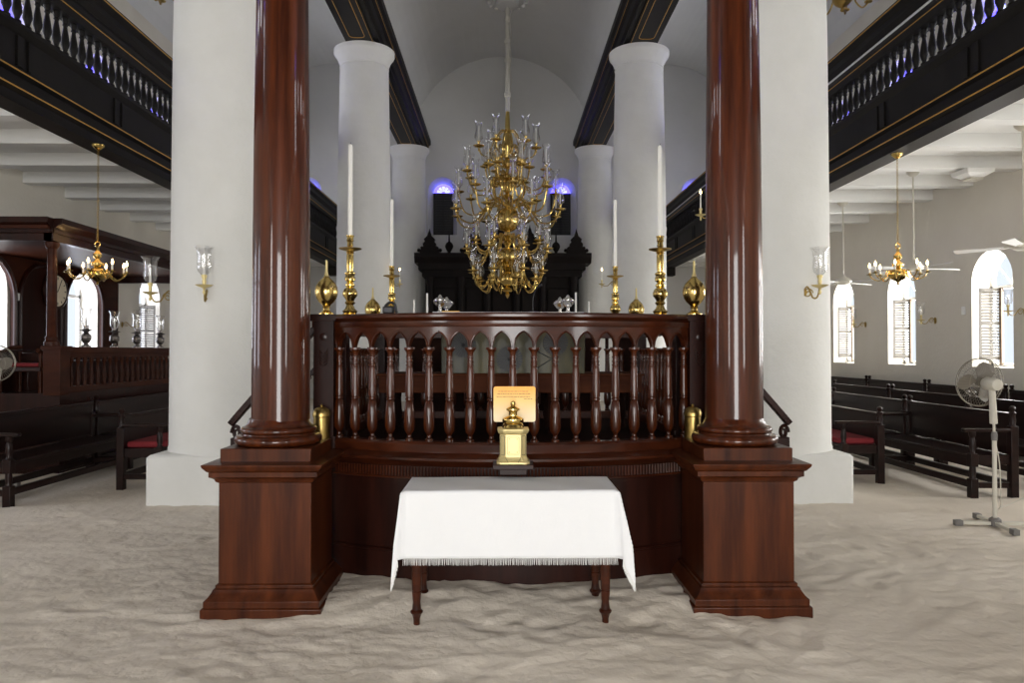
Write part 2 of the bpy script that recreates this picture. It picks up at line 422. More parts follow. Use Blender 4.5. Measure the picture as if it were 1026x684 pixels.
for a, b in WIN_U:
    for s in (-1, 1):
        upper_window(k, 'x', s*(XW+.34), -s, a, b, UZ0, UZ1, False); k += 1
def arch_loop(c, r, z0, zs, y, n=16):
    return [(c-r, y, z0)] + [(c-r*math.cos(PI*q/n), y, zs+r*math.sin(PI*q/n)) for q in range(n+1)] + [(c+r, y, z0)]
for a, b in FW:
    c = (a+b)/2; r0 = (b-a)/2; d = .15; ya, yb = YB-.004, YB+.36
    fr = upper_window(k, 'y', yb, -1, a+d, b-d, 5.5, 7.38-d, True); k += 1
    A, B_ = arch_loop(c, r0+.004, 5.45, 7.38-r0, ya), arch_loop(c, r0-d, 5.5, 7.38-r0, yb)
    n = len(A); m = MB(); m.add(A+B_, [(i, (i+1) % n, (i+1) % n+n, i+n) for i in range(n)]); m.build('reveal', BLUER, fr)
# the panes' own emission stands in for daylight; no lamp is behind these windows

# ------------------------------------------------------------------ nave entablature beams
for s, nm in ((-1, 'left'), (1, 'right')):
    root = empty('ceiling_beam', (0, 0, 0), 'long black beam with thin gold outlines above the %s row of white columns' % nm, 'beam', 'black nave beams')
    m = MB(); pr = [(3.31, 8.12), (2.72, 8.12), (2.72, 8.17), (2.62, 8.17), (2.62, 8.23), (2.56, 8.25), (2.52, 8.34), (2.44, 8.36), (2.44, 8.42), (2.38, 8.46), (2.38, 8.6), (3.42, 8.6), (3.42, 8.36), (3.31, 8.3)]
    m.prism([(s*a, b) for a, b in pr], 'y', YR, YB-.02)
    m.build('beam_body', BLACKP, root, smooth=False)
    g = MB(); 
    for x, z in ((2.735, 8.117), (2.445, 8.357)): g.box(*sorted((s*x, s*(x+.008))), YR, YB-.05, z-.004, z+.004)
    for (a, b) in ((1.0, 7.4), (9.1, 15.6), (17.2, 23.6)):
        xa, xb = 2.86, 3.18; R = .1
        pts = []
        for cx, cy, t0 in ((xb-R, a+R, -PI/2), (xb-R, b-R, 0), (xa+R, b-R, PI/2), (xa+R, a+R, PI)):
            for q in range(6): t = t0+PI/2*q/5; pts.append((s*(cx+R*math.cos(t)), cy+R*math.sin(t), 8.115))
        g.tube(pts, .007, 5, closed=True)
    g.build('gold_outline', GOLDL, root, smooth=False)

# ------------------------------------------------------------------ white columns
names = {(-1, 0): 'nearest thick white plaster column on the left, with two glass sconces on it', (1, 0): 'nearest thick white plaster column on the right, behind the right mahogany column',
         (-1, 1): 'middle white column of the left row, behind the tall brass candlestick', (1, 1): 'middle white column of the right row, behind the tall brass candlestick',
         (-1, 2): 'farthest white column of the left row, beside the dark ark', (1, 2): 'farthest white column of the right row, beside the dark ark'}
for s in (-1, 1):
    for j, Yc in enumerate((8.3, 16.4, 24.28)):
        X = s*3.02
        root = empty('white_column', (X, Yc, 0), names[(s, j)], 'column', 'white nave columns')
        b = .615
        MB().square([(b, -.1), (b, .47), (b-.025, .505)]).build('plinth', PLASTER, root, bevel=.03)
        MB().lathe([(.605, .48), (.605, .53), (.595, .56), (.588, 2.5), (.575, 5), (.525, 7.70), (.52, 7.74), (.535, 7.75), (.535, 7.77), (.525, 7.78), (.54, 7.83), (.565, 7.90), (.605, 7.97), (.645, 8.02), (.655, 8.045), (.655, 8.12)], 64).build('shaft', PLASTER, root)

# ------------------------------------------------------------------ galleries along the aisles
def gallery(s):
    side = 'left' if s < 0 else 'right'
    root = empty('gallery', (s*GXF, 0, 0), 'black painted gallery balcony with turned balusters along the %s aisle' % side, 'gallery')
    def Z(k): return CAMZ + k*GXF
    Y0, Y1 = 3.0, YB-.02
    m = MB()
    z0, z1 = Z(.513), Z(.68)
    pr = [(0, z0), (0, z0+.04), (.02, z0+.05), (.02, Z(.534)), (-.03, Z(.54)), (-.03, Z(.545)), (.035, Z(.55)), (.035, Z(.572)), (-.01, Z(.577)), (-.01, Z(.583)), (.04, Z(.588)), (.04, z1-.12), (.02, z1-.10), (-.02, z1-.05), (-.02, z1), (.2, z1), (.26, z0)]
    m.prism([(s*a, b) for a, b in pr], 'y', Y0, Y1); m.build('fascia', BLACKP, root, smooth=False)
    MB().box(*sorted((s*.0, s*.28)), Y0, Y1, z0-.012, z0+.01).build('soffit_board', SOFFIT, root, smooth=False)
    y = 4.2
    while y < Y1-1:
        for y_, w_ in ((y, .12), (y+.2, .06)): MB().box(*sorted((s*.05, s*.015)), y_, y_+w_, Z(.592), z1-.13).build('pilaster_strip', BLACKP, root, smooth=False)
        y += 2.1
    for zc, xo in ((Z(.542), -.03), (Z(.580), -.01)):
        MB().box(*sorted((s*(xo-.006), s*(xo+.01))), Y0, Y1, zc-.008, zc+.008).build('gold_line', GOLDL, root, smooth=False)
    MB().prism([(s*a, b) for a, b in [(-.03, Z(.772)), (-.04, Z(.785)), (-.04, Z(.80)), (-.02, Z(.812)), (.16, Z(.812)), (.16, Z(.772))]], 'y', Y0, Y1).build('lower_rail', BLACKP, root, smooth=False)
    MB().box(*sorted((s*-.046, s*-.034)), Y0, Y1, Z(.791)-.006, Z(.791)+.006).build('gold_line', GOLDL, root, smooth=False)
    if s > 0: MB().box(.0, .1, Y0, Y1, Z(.812), Z(.822)+.01).build('white_conduit', BEAMW, root, smooth=False)
    else: MB().box(-.1, 0, Y0, Y1, Z(.812), Z(.822)+.01).build('dark_fillet', BLACKP, root, smooth=False)
    MB().prism([(s*a, b) for a, b in [(-.01, Z(.822)), (-.05, Z(.835)), (-.05, Z(.85)), (-.10, Z(.862)), (-.10, Z(.872)), (.2, Z(.872)), (.2, Z(.822))]], 'y', Y0, Y1).build('handrail', BLACKP, root, smooth=False)
    MB().box(*sorted((s*-.107, s*-.095)), Y0, Y1, Z(.866)-.008, Z(.866)+.008).build('gold_line', GOLDL, root, smooth=False)
    MB().box(*sorted((s*-.02, s*.3)), Y1-.5, Y1-.1, z0-.28, z0).build('corbel', SOFFIT, root, bevel=.02)
    h = Z(.772)-z1
    prof = [(.034, 0), (.034, .05), (.02, .07), (.026, .10), (.040, .15), (.041, .18), (.034, .25), (.022, .34), (.018, h-.12), (.026, h-.1), (.02, h-.08), (.03, h-.05), (.03, h)]
    b0 = MB().lathe([(r*1.28, z_) for r, z_ in prof], 10).build('baluster', BLACKP, root)
    b0.location = (s*.06, 6.6, z1)
    me_ = b0.data; y = 6.6+.185; n = 1; rest = []
    while y < Y1-.3:
        if n < 98:
            c = b0.copy(); COL.objects.link(c); c.parent = root; c.location = (s*.06, y, z1)
        else: rest.append(y)
        y += .185; n += 1
    if rest:
        r_ = MB()
        for yy in rest: r_.lathe(prof, 8, None, (s*.06, yy, z1))
        o = r_.build('baluster_run', BLACKP, root); o['kind'] = 'stuff'
gallery(-1); gallery(1)

# ------------------------------------------------------------------ mahogany columns on pedestals (front corners of the platform)
def wooden_column(x, side):
    root = empty('mahogany_column', (x, 4.775, 0), 'polished mahogany column on a square stepped pedestal at the %s corner of the platform' % side, 'column', 'mahogany columns')
    MB().square([(.354, -.06), (.354, .045), (.349, .05), (.341, .052), (.341, .09), (.335, .095), (.322, .107), (.306, .132), (.298, .15), (.289, .152), (.289, .171), (.280, .174), (.276, .18)]).build('pedestal_base', MAHOGP, root, bevel=.003)
    MB().square([(.275, .17), (.275, .79)]).build('pedestal_panel', MAHOGP, root, bevel=.004)
    MB().square([(.275, .775), (.29, .785), (.295, .80), (.31, .81), (.32, .815), (.32, .845), (.33, .85), (.35, .875), (.353, .885), (.353, .892), (.30, .90), (.274, .902)]).build('pedestal_cornice', MAHOGP, root, bevel=.002)
    MB().square([(.270, .895), (.270, .978)]).build('column_plinth', MAHOGP, root, bevel=.004)
    def tor(R, r, z, n=6): return [(R+r*math.cos(-PI/2+PI*k/n), z+r*math.sin(-PI/2+PI*k/n)) for k in range(n+1)]
    prof = [(.22, .978)] + tor(.238, .030, 1.010) + [(.228, 1.043), (.226, 1.05)] + tor(.214, .019, 1.07) + [(.206, 1.092), (.197, 1.10), (.187, 1.115), (.179, 1.14)]
    MB().lathe(prof, 72).build('column_base', MAHOG, root)
    sh = MB().lathe([(.179, 1.13), (.178, 1.6), (.176, 2.1), (.171, 2.8), (.160, 3.8), (.153, 5.2), (.15, 6.2)], 96).build('shaft', MAHOG, root)
    if side == 'left': sh.location.x = .012
    MB().lathe([(.15, 6.2), (.17, 6.22), (.17, 6.27), (.16, 6.3), (.2, 6.4), (.23, 6.44), (.23, 6.52)], 48).build('capital', MAHOG, root)
wooden_column(-1.415, 'left'); wooden_column(1.485, 'right')

# ------------------------------------------------------------------ reading platform
plat = empty('reading_platform', (XC, 5.9, 0), 'dark mahogany bow-fronted reading platform with turned balusters under pointed arches', 'platform')
def loc(o): return o
def PM(): return Matrix.Translation((-XC, -5.9, 0))
class MP(MB):          # world coordinates -> platform coordinates
    def build(s, *a, **k):
        s.v = [(x-XC, y-5.9, z) for x, y, z in s.v]; return MB.build(s, *a, **k)
YC = 4.83
def bow_strip(mb, prof, half=1.24, n=40, y_in=None):
    """sweep a closed (offset outward, z) profile along the bow"""
    L = len(prof); vs = []; fs = []
    th = math.asin(half/R_BOW)
    for i in range(n+1):
        a = -th + 2*th*i/n
        for off, z in prof:
            vs.append((XC+(R_BOW+off)*math.sin(a), YC+R_BOW-(R_BOW+off)*math.cos(a), z))
    for i in range(n):
        for j in range(L):
            k = (j+1) % L; fs.append((i*L+j, (i+1)*L+j, (i+1)*L+k, i*L+k))
    fs.append(tuple(range(L))); fs.append(tuple(range(n*L, (n+1)*L))[::-1])
    mb.add(vs, fs); return th
YE = bow_y(XC+1.24, YC)
m = MP(); bow_strip(m, [(0, -.1), (0, .9), (-.2, .9), (-.2, -.1)]); m.box(XC-1.42, XC+1.42, YE+.02, 7.55, -.1, .70)
m.build('platform_body', MAHOGD, plat, smooth=True)
m = MP(); bow_strip(m, [(.0, -.1), (.012, -.1), (.012, .245), (.02, .25), (.02, .262), (0, .27)]); m.build('skirting', MAHOGD, plat)
m = MP(); bow_strip(m, [(0, .725), (.012, .73), (.012, .738), (0, .742)], n=40)
th = math.asin(1.2/R_BOW)
for i in range(112):
    a = -th + 2*th*i/111
    x, y = XC+(R_BOW+.004)*math.sin(a), YC+R_BOW-(R_BOW+.004)*math.cos(a)
    m.tube([(x, y, .742), (x, y, .806)], .0065, 6)
m.build('fluted_band', MAHOGX, plat)
m = MP(); bow_strip(m, [(0, .81), (.02, .815), (.035, .83), (.07, .845), (.085, .86), (.085, .875), (.05, .885), (.03, .90), (-.25, .90), (-.25, .84)]); m.build('cornice', MAHOGX, plat)
m = MP(); m.box(XC-1.44, XC+1.44, YE-.02, 7.58, .70, .90); bow_strip(m, [(-.02, .86), (-.02, .905), (-.4, .905), (-.4, .86)])
m.build('platform_floor', DULLD, plat, smooth=False)
# balustrade: bottom rail, balusters, arcade, top rail
m = MP(); bow_strip(m, [(.0, .90), (.005, .955), (-.01, .97), (-.09, .97), (-.10, .955), (-.10, .90)]); m.build('bottom_rail', MAHOGX, plat)
NB = 19; SP = .1388; RB = R_BOW-.045
def bp(s_, z, off=0.0):
    a = s_/RB; return Vector((XC+(RB+off)*math.sin(a), YC+R_BOW-(RB+off)*math.cos(a), z))
prof = [(.026, .97), (.026, .985), (.014, .99), (.016, 1.0), (.012, 1.01), (.022, 1.025), (.031, 1.04), (.035, 1.065), (.036, 1.10), (.033, 1.16), (.027, 1.222), (.021, 1.235), (.027, 1.24), (.027, 1.25), (.022, 1.255), (.022, 1.26), (.027, 1.262), (.023, 1.45),
        (.019, 1.475), (.024, 1.478), (.024, 1.484), (.018, 1.488), (.018, 1.50), (.023, 1.504), (.023, 1.51), (.018, 1.514), (.018, 1.53), (.023, 1.534), (.023, 1.54), (.018, 1.545), (.019, 1.565), (.026, 1.58), (.036, 1.59), (.036, 1.605)]
b0 = MB().lathe([(r, z_ if z_ < 1.26 else 1.26+(z_-1.26)*.948) for r, z_ in prof], 20).build('baluster', MAHOG, plat)
for i in range(NB):
    o = b0 if i == 0 else b0.copy()
    if i: COL.objects.link(o); o.parent = plat
    p = bp((i-9)*SP, 0); o.location = (p.x-XC, p.y-5.9, 0); o.rotation_euler = (0, 0, -(i-9)*SP/RB)
def arch_z(t, h=.105, a=.55):
    return h*math.sqrt(max(0, 1-((t+a)/(1+a))**2))/math.sqrt(1-(a/(1+a))**2)
m = MP(); e = MP()
for i in range(-10, 10):
    s0 = i*SP; n = 12; pts = []
    g = .90 if abs(i+.5) < 9.1 else .5
    for q in range(n):
        u0, u1 = -1+2*q/n, -1+2*(q+1)/n
        sa, sb = s0+SP*(u0+1)/2, s0+SP*(u1+1)/2
        def zl(u):
            t = min(1, abs(u)/.9); return 1.586+arch_z(t)
        za, zb = zl(u0), zl(u1)
        vs = [bp(sa, za, .018), bp(sb, zb, .018), bp(sb, 1.73, .018), bp(sa, 1.73, .018), bp(sa, za, -.018), bp(sb, zb, -.018), bp(sb, 1.73, -.018), bp(sa, 1.73, -.018)]
        m.add(vs, [(0,1,2,3), (7,6,5,4), (0,4,5,1)])
    for q in range(17):
        u = -.93+1.86*q/16; pts.append(bp(s0+SP*(u+1)/2, 1.586+arch_z(min(1, abs(u)/.93)), .021))
    e.tube(pts, .0055, 6)
m.build('arcade_panel', MAHOGX, plat, smooth=False); e.build('arch_moulding', MAHOGX, plat)
m = MP(); bow_strip(m, [(-.015, 1.722), (-.010, 1.73), (-.012, 1.76), (.0, 1.768), (.02, 1.775), (.028, 1.785), (.028, 1.80), (.015, 1.812), (-.115, 1.812), (-.13, 1.80), (-.13, 1.785), (-.08, 1.768), (-.08, 1.722)], half=1.30)
for sx in (-1, 1): m.box(*sorted((XC+sx*1.24, XC+sx*1.385)), YE-.04, YE+.11, 1.768, 1.812); m.box(*sorted((XC+sx*1.24, XC+sx*1.375)), YE-.01, YE+.09, 1.722, 1.768)
m.build('top_rail', MAHOGX, plat)
# corner posts, side and rear balustrades
for sx in (-1, 1):
    px_ = XC+sx*1.29
    for yy, nm in ((5.2, 'corner_post'), (7.45, 'corner_post'), (5.62, 'corner_post')):
        m = MP(); m.box(px_-.068, px_+.068, yy-.068, yy+.068, .9, 1.80); m.box(px_-.082, px_+.082, yy-.082, yy+.082, .9, .98); m.box(px_-.085, px_+.085, yy-.085, yy+.085, 1.77, 1.814)
        if yy == 5.2:     # carved leaf spray and disc on the face
            m.lathe([(.026, 0), (.026, .008), (.012, .012)], 16, T(px_, yy-.067, 1.66, rx=PI/2))
            for q in range(5):
                for t in (-1, 1):
                    m.tube([(px_, yy-.07, 1.46+.02*q), (px_+t*.02, yy-.072, 1.475+.02*q), (px_+t*.035, yy-.07, 1.505+.02*q)], [.002, .006, .001], 6)
        m.build(nm, MAHOGD, plat, bevel=.004)
    for a, b in ((5.2, 5.62), (5.62, 7.45)):
        m = MP(); m.box(px_-.055, px_+.055, a, b, 1.77, 1.812); m.box(px_-.02, px_+.02, a, b, 1.69, 1.77); m.build('side_rail', MAHOGX, plat, bevel=.004)
        MP().box(px_-.045, px_+.045, a, b, .9, .97).build('side_sill', MAHOGX, plat, bevel=.004)
    for yy in (5.34, 5.48, 5.78, 5.93, 6.08, 6.23, 6.38, 6.53, 6.68, 6.83, 6.98, 7.13, 7.28):
        c = b0.copy(); COL.objects.link(c); c.parent = plat; c.location = (px_-XC, yy-5.9, 0)
m = MP(); m.box(XC-1.29, XC+1.29, 7.40, 7.50, 1.77, 1.812); m.box(XC-1.29, XC+1.29, 7.43, 7.47, 1.69, 1.77); m.box(XC-1.29, XC+1.29, 7.40, 7.50, .9, .97)
m.build('rear_rail', MAHOGX, plat, bevel=.004)
for pa_, pb_x in ((None, 400), (407.5, 599), (606.5, 609.5), (614, None)):
    xa = XC-1.25 if pa_ is None else P(pa_, 350, 7.48).x; xb = XC+1.25 if pb_x is None else P(pb_x, 350, 7.48).x
    MP().box(xa, xb, 7.46, 7.50, .9, 1.70).build('rear_panel', DULLD, plat)
for i in range(17):
    if i in (3, 13): continue
    c = b0.copy(); COL.objects.link(c); c.parent = plat; c.location = (-1.12+.14*i, 7.45-5.9, 0)
# side stairs with sloping hand rails
for sx, nm in ((-1, 'left'), (1, 'right')):
    st = empty('side_stair', (XC+sx*1.42, 6.2, 0), 'dark wooden steps with a sloping scrolled handrail on the %s of the platform' % nm, 'stair', 'platform side stairs')
    m = MB()
    for k in range(4): m.box(*sorted((0.02*sx, sx*(.18*(4-k)+.02))), -.5, .5, .18*k-.05 if k == 0 else .18*k, .18*(k+1))
    m.build('steps', MAHOGD, st, bevel=.006)
    for yy in (-.6, .6):
        top = (sx*-.02, 1.80); bot = (sx*.66, 1.02)
        m = MB(); pts = seg([(top[0], yy, top[1]), (sx*.3, yy, 1.44), (bot[0]-.08*sx, yy, 1.12), (sx*.665, yy, 1.02)], 5)
        for p, q in zip(pts[:-1], pts[1:]):
            d = q-p; m.cbox((0, 0, 0), (d.length*1.08, .07, .045), T((p.x+q.x)/2, yy, (p.z+q.z)/2, ry=-math.atan2(d.z, d.x)))
        m.build('handrail', MAHOGD, st, bevel=.006)
        sc = MB(); sp = []
        for k in range(22):
            t = k/21*2.6*PI; r = .058*(1-k/27); sp.append((sx*(.625+r*math.cos(t)*.6), yy, .955+r*math.sin(t)))
        sc.tube(sp, .014, 8); sc.build('scroll', MAHOGD, st)
        pp = MB()
        pp.box(*sorted((sx*.54, sx*.66)), yy-.03, yy+.03, -.05, .92); pp.build('newel_post', MAHOGD, st, bevel=.006)
        for xx, zt in ((.12, 1.62), (.27, 1.44), (.41, 1.27)):
            zb = .18*(4-int((xx-.02)/.18))
            bb = MB(); hh = zt-zb; bb.lathe([(.025, 0), (.02, .04), (.034, .12), (.02, .28), (.016, hh*.7), (.024, hh*.75), (.016, hh*.8), (.022, hh)], 12, None, (sx*xx, yy*(1 if abs(yy) < .5 else .48/.6) if False else yy, zb))
            bb.build('baluster', MAHOGD, st)
        s_ = MB(); s_.box(*sorted((sx*.02, sx*.56)), yy-.025, yy+.025, -.05, .20); s_.prism([(sx*.02, .2), (sx*.56, .2), (sx*.02, .92)], 'y', yy-.02, yy+.02); s_.build('stringer', MAHOGD, st)

# ------------------------------------------------------------------ reading desk on the platform
desk = empty('reading_desk', (XC, 6.3, .9), 'broad wooden reading desk with dark fan-shaped rosettes inside the platform balustrade', 'desk')
D = lambda: MB()
m = MB(); m.box(-1.05, 1.05, -.32, .32, .33, .475); m.box(-1.07, 1.07, -.34, .34, .465, .482); m.build('lower_rail', MAHOGI, desk, bevel=.006)
for x in (-.98, -.33, .33, .98):
    for y in (-.27, .27):
        MB().lathe([(.035, 0), (.025, .03), (.04, .1), (.028, .25), (.036, .34)], 14, None, (x, y, 0)).build('leg', DULLD, desk)
m = MB(); m.box(-.56, .60, -.26, .30, .48, .93); m.build('panel', PAINTG, desk, bevel=.006)
m = MB(); m.box(-.66, .66, -.36, .36, .93, .965); m.build('desk_top', MAHOGD, desk, bevel=.008)
for cx, cz, R in ((-.01, .60, .105), (-.38, .71, .10), (.36, .73, .10)):
    m = MB()
    for k in range(26):
        a = 2*PI*k/26; 
        m.prism([(cx+R*.12*math.cos(a-.11), cz+R*.12*math.sin(a-.11)), (cx+R*math.cos(a-.095), cz+R*math.sin(a-.095)), (cx+R*math.cos(a+.095), cz+R*math.sin(a+.095)), (cx+R*.12*math.cos(a+.11), cz+R*.12*math.sin(a+.11))], 'y', -.285, -.262)
    m.lathe([(R*.22, 0), (R*.2, .02), (R*.05, .03)], 16, T(cx, -.262, cz, rx=PI/2)); m.build('rosette', BLACKM, desk)
m = MB()
pts = [(.18, -.266, .68), (.33, -.266, .60), (.18, -.266, .50)]; m.tube(pts, .006, 6); m.build('inlay_line', BLACKM, desk)
m = MB(); m.box(-.60, .60, -.37, .37, .966, .972); m.box(-.60, .60, -.374, -.366, .93, .972)
o = m.build('desk_cloth', CLOTH); o.location = (XC-.02, 6.3, .9); setp(o, 'thin white cloth spread over the top of the reading desk', 'cloth')
DT = .9+.972
def goblet(px, nm, Y):
    p = P(px, 305, Y); root = empty('torah_finial', (p.x, Y, DT), nm, 'finial', 'silver finials on the reading desk')
    MB().lathe([(.045, 0), (.04, .008), (.015, .02), (.012, .05), (.03, .06), (.05, .085), (.052, .11), (.035, .125), (.02, .13), (.012, .145), (.003, .155)], 18).build('body', SILVER, root)
    MB().torus((0, 0, .098), .054, .005).build('rim', SILVER, root)
goblet(441, 'left front silver finial lying ready on the white desk cloth', 6.15); goblet(447.5, 'left rear silver finial, just right of the other on the desk cloth', 6.42)
goblet(561, 'taller right silver finial on the desk cloth, beside the microphone', 6.42); goblet(569, 'rightmost silver finial on the white desk cloth', 6.15)
for px, lab in ((452, 'yellow pad lying at the left end of the desk cloth'), (559, 'yellow pad lying at the right end of the desk cloth')):
    p = P(px, 310, 6.1); o = MB().box(-.07, .07, -.09, .09, 0, .014).build('note_pad', GOLDL, bevel=.002); o.location = (p.x, 6.12 if px < 500 else 6.28, DT+.001); setp(o, lab, 'pad')
p = P(534, 309, 6.2); root = empty('microphone', (p.x, 6.2, DT), 'thin black gooseneck microphone on a flat base on the desk', 'microphone')
MB().lathe([(.055, 0), (.055, .012), (.02, .02)], 20).build('base', BLACKM, root); MB().tube(seg([(0, 0, .015), (.0, 0, .12), (.02, -.02, .19), (.05, -.05, .225)], 5), .004, 6).build('gooseneck', BLACKM, root)
MB().tube([(.05, -.05, .225), (.07, -.07, .235)], [.008, .01], 8).build('capsule', BLACKM, root)

# ------------------------------------------------------------------ candlesticks, brass globes, stub candles, box
def candlestick(x, y, z, h_c, lab, first=None):
    if first is not None:
        r = copy_tree(first); r.location = (x, y, z); r['label'] = lab; return r
    root = empty('brass_candlestick', (x, y, z), lab, 'candlestick', 'tall brass candlesticks on the balustrade')
    prof = [(.052, 0), (.052, .015), (.04, .025), (.048, .04), (.03, .06), (.022, .085), (.034, .10), (.024, .115), (.03, .13), (.046, .155), (.047, .175), (.038, .20), (.022, .215), (.03, .225), (.03, .235), (.018, .25), (.033, .265), (.034, .285), (.028, .30), (.034, .31), (.034, .318),
            (.020, .33), (.022, .36), (.023, .45), (.02, .46), (.026, .465), (.022, .475)]
    MB().lathe([(r*1.15, z_) for r, z_ in prof], 24).build('stem', BRASS, root)
    MB().lathe([(.01, .472), (.03, .478), (.080, .492), (.083, .498), (.078, .497), (.03, .486), (.01, .484)], 28).build('drip_pan', BRASSD, root)
    MB().lathe([(.016, .48), (.018, .50), (.016, .51), (.024, .515), (.022, .53), (.020, .545), (.027, .555), (.024, .565), (.024, .58), (.029, .585), (.029, .592), (.018, .594)], 20).build('socket', BRASS, root)
    MB().lathe([(.018, .59), (.0165, .60+h_c-.02), (.010, .60+h_c-.005), (.003, .60+h_c)], 16).build('candle', CANDLE, root)
    MB().tube([(0, 0, .6+h_c-.004), (.002, 0, .6+h_c+.012)], .0018, 5).build('wick', BLACKM, root)
    return root
zr = 1.812
CX = [P(350.7, 300, 5.46).x, P(661.5, 300, 5.46).x, P(392.5, 300, 7.42).x, P(616.5, 300, 7.42).x]
c0 = candlestick(CX[0], 5.46, zr-.0, .66, 'tall brass candlestick with white taper on the left front rail, beside the brass globe')
candlestick(CX[1], 5.46, zr, .66, 'tall brass candlestick with white taper on the right front rail, beside the brass globe', c0)
candlestick(CX[2], 7.42, zr, .66, 'farther brass candlestick with white taper, left end of the rear rail', c0)
candlestick(CX[3], 7.42, zr, .66, 'farther brass candlestick with white taper, right end of the rear rail', c0)
# small shelves widening the rail below the front candlesticks
m = MP()
for sx, cx in ((-1, CX[0]), (1, CX[1])): m.box(min(cx-.08, XC+sx*1.29), max(cx+.08, XC+sx*1.29), 5.38, 5.54, 1.785, 1.8125)
m.build('rail_shelf', MAHOGX, plat, bevel=.003)
def globe(x, y, z, lab, first=None):
    if first is not None:
        r = copy_tree(first); r.location = (x, y, z); r['label'] = lab; return r
    root = empty('brass_globe', (x, y, z), lab, 'finial', 'brass globes on the balustrade posts')
    MB().lathe([(.052, 0), (.052, .008), (.035, .02), (.024, .03), (.022, .045), (.03, .05), (.024, .058), (.032, .07), (.052, .088), (.068, .112), (.077, .14), (.0785, .165), (.073, .195), (.06, .22), (.042, .24), (.026, .252), (.02, .265)], 32).build('globe', BRASS, root)
    MB().lathe([(.018, .268), (.014, .28), (.009, .30), (.008, .375), (.003, .38)], 12).build('spike', BRASSL, root)
    return root
g0 = globe(P(327, 300, 5.2).x, 5.2, 1.814, 'onion-shaped brass globe on the left front post, beside the left mahogany column')
globe(P(695.5, 300, 5.2).x, 5.2, 1.814, 'onion-shaped brass globe on the right front post, beside the right mahogany column', g0)
globe(P(373, 300, 7.42).x, 7.45, 1.814, 'small looking brass globe on the left rear post, between the two left candlesticks', g0)
globe(P(638, 300, 7.42).x, 7.45, 1.814, 'small looking brass globe on the right rear post, between the two right candlesticks', g0)
for px, top, lab in ((415, 300, 'leftmost short white candle on the rear rail'), (428, 293.5, 'second short white candle on the rear rail, left of the desk finials'), (577, 292.5, 'short white candle on the rear rail, right of the desk finials'), (590, 302, 'lowest white candle stub on the rear rail, far right')):
    p = P(px, top, 7.45); o = MB().lathe([(.011, 0), (.010, p.z-zr-.005), (.003, p.z-zr)], 12).build('candle', CANDLE); o.location = (p.x, 7.45, zr); setp(o, lab, 'candle', 'short candles on the rear rail')
p = P(390, 312, 5.02)
root = empty('black_case', (P(390, 312, bow_y(P(390, 312, 5.02).x, YC)+.05).x, bow_y(p.x, YC)+.06, 1.812), 'small black case with a folded strap on the top rail, left of centre', 'case')
MB().box(-.042, .03, -.035, .035, 0, .05).build('body', BLACKM, root, bevel=.01); MB().tube(seg([(-.03, 0, .05), (.0, 0, .075), (.035, 0, .065), (.045, 0, .02), (.05, 0, .006)], 5), .009, 8).build('strap', BLACKM, root)
for px, lab in ((325.5, 'brass canister with a domed lid tucked behind the left mahogany column'), (694, 'brass canister with a domed lid tucked behind the right mahogany column')):
    sg = -1 if px < 500 else 1
    p = P(px-1.5*(px < 500)*1.5-.5, 420, 5.06); root = empty('brass_canister', (p.x, 5.045, .9), lab, 'canister', 'brass canisters')
    MB().lathe([(.058, .0), (.058, .01), (.054, .015), (.054, .22), (.058, .225), (.058, .232)], 28).build('body', BRASSD, root)
    MB().lathe([(.059, .232), (.059, .245), (.05, .27), (.03, .285), (.008, .29), (.01, .30), (.003, .306)], 28).build('lid', BRASSD, root)

# ------------------------------------------------------------------ charity box with card
BX = P(514, 440, 4.69).x; BY = 4.69
root = empty('alms_box', (BX, BY, .868), 'shiny brass alms box with engraved panels and stepped round lid on the platform ledge', 'box')
def octo(r, c):   # square with cut corners
    return [(-r+c, -r), (r-c, -r), (r, -r+c), (r, r-c), (r-c, r), (-r+c, r), (-r, r-c), (-r, -r+c)]
def octo_loft(mb, levels):
    vs = []; 
    for r, c, z in levels: vs += [(x, y, z) for x, y in octo(r, c)]
    fs = [(i*8+k, i*8+(k+1) % 8, (i+1)*8+(k+1) % 8, (i+1)*8+k) for i in range(len(levels)-1) for k in range(8)]
    fs += [tuple(range(8))[::-1], tuple(range((len(levels)-1)*8, len(levels)*8))]; mb.add(vs, fs); return mb
octo_loft(MB(), [(.102, .02, 0), (.102, .02, .012), (.09, .03, .022), (.085, .032, .04)]).build('foot', BRASSL, root, bevel=.002)
octo_loft(MB(), [(.082, .034, .038), (.082, .034, .182)]).build('body', BRASSL, root, bevel=.003)
octo_loft(MB(), [(.082, .034, .18), (.092, .034, .19), (.097, .034, .205), (.097, .034, .214), (.07, .03, .218)]).build('cornice', BRASSL, root, bevel=.002)
MB().lathe([(.07, .215), (.066, .228), (.062, .238), (.055, .246), (.064, .25), (.068, .26), (.066, .272), (.05, .282), (.028, .29), (.026, .31), (.03, .318), (.042, .325), (.042, .335), (.02, .345), (.012, .352), (.016, .362), (.015, .374), (.004, .382)], 32).build('lid', BRASS, root)
m = MB()
for x0, x1, z0, z1 in ((-.036, .036, .06, .165), (-.076, -.054, .055, .17), (.054, .076, .055, .17)):
    y = -.0835 if abs(x0+x1) < .01 else -.066
    for a, b in (((x0, z0), (x1, z0)), ((x1, z0), (x1, z1)), ((x1, z1), (x0, z1)), ((x0, z1), (x0, z0))):
        yy = lambda x: -.0825 if abs(x) <= .048 else -.0825+(abs(x)-.048)
        m.tube([(a[0], yy(a[0]), a[1]), (b[0], yy(b[0]), b[1])], .0014, 4)
for sx in (-1, 1): m.tube([(sx*.048, -.083, .18), (sx*.03, -.093, .21)], .0014, 4); m.tube([(sx*.048, -.084, .04), (sx*.03, -.101, .012)], .0014, 4)
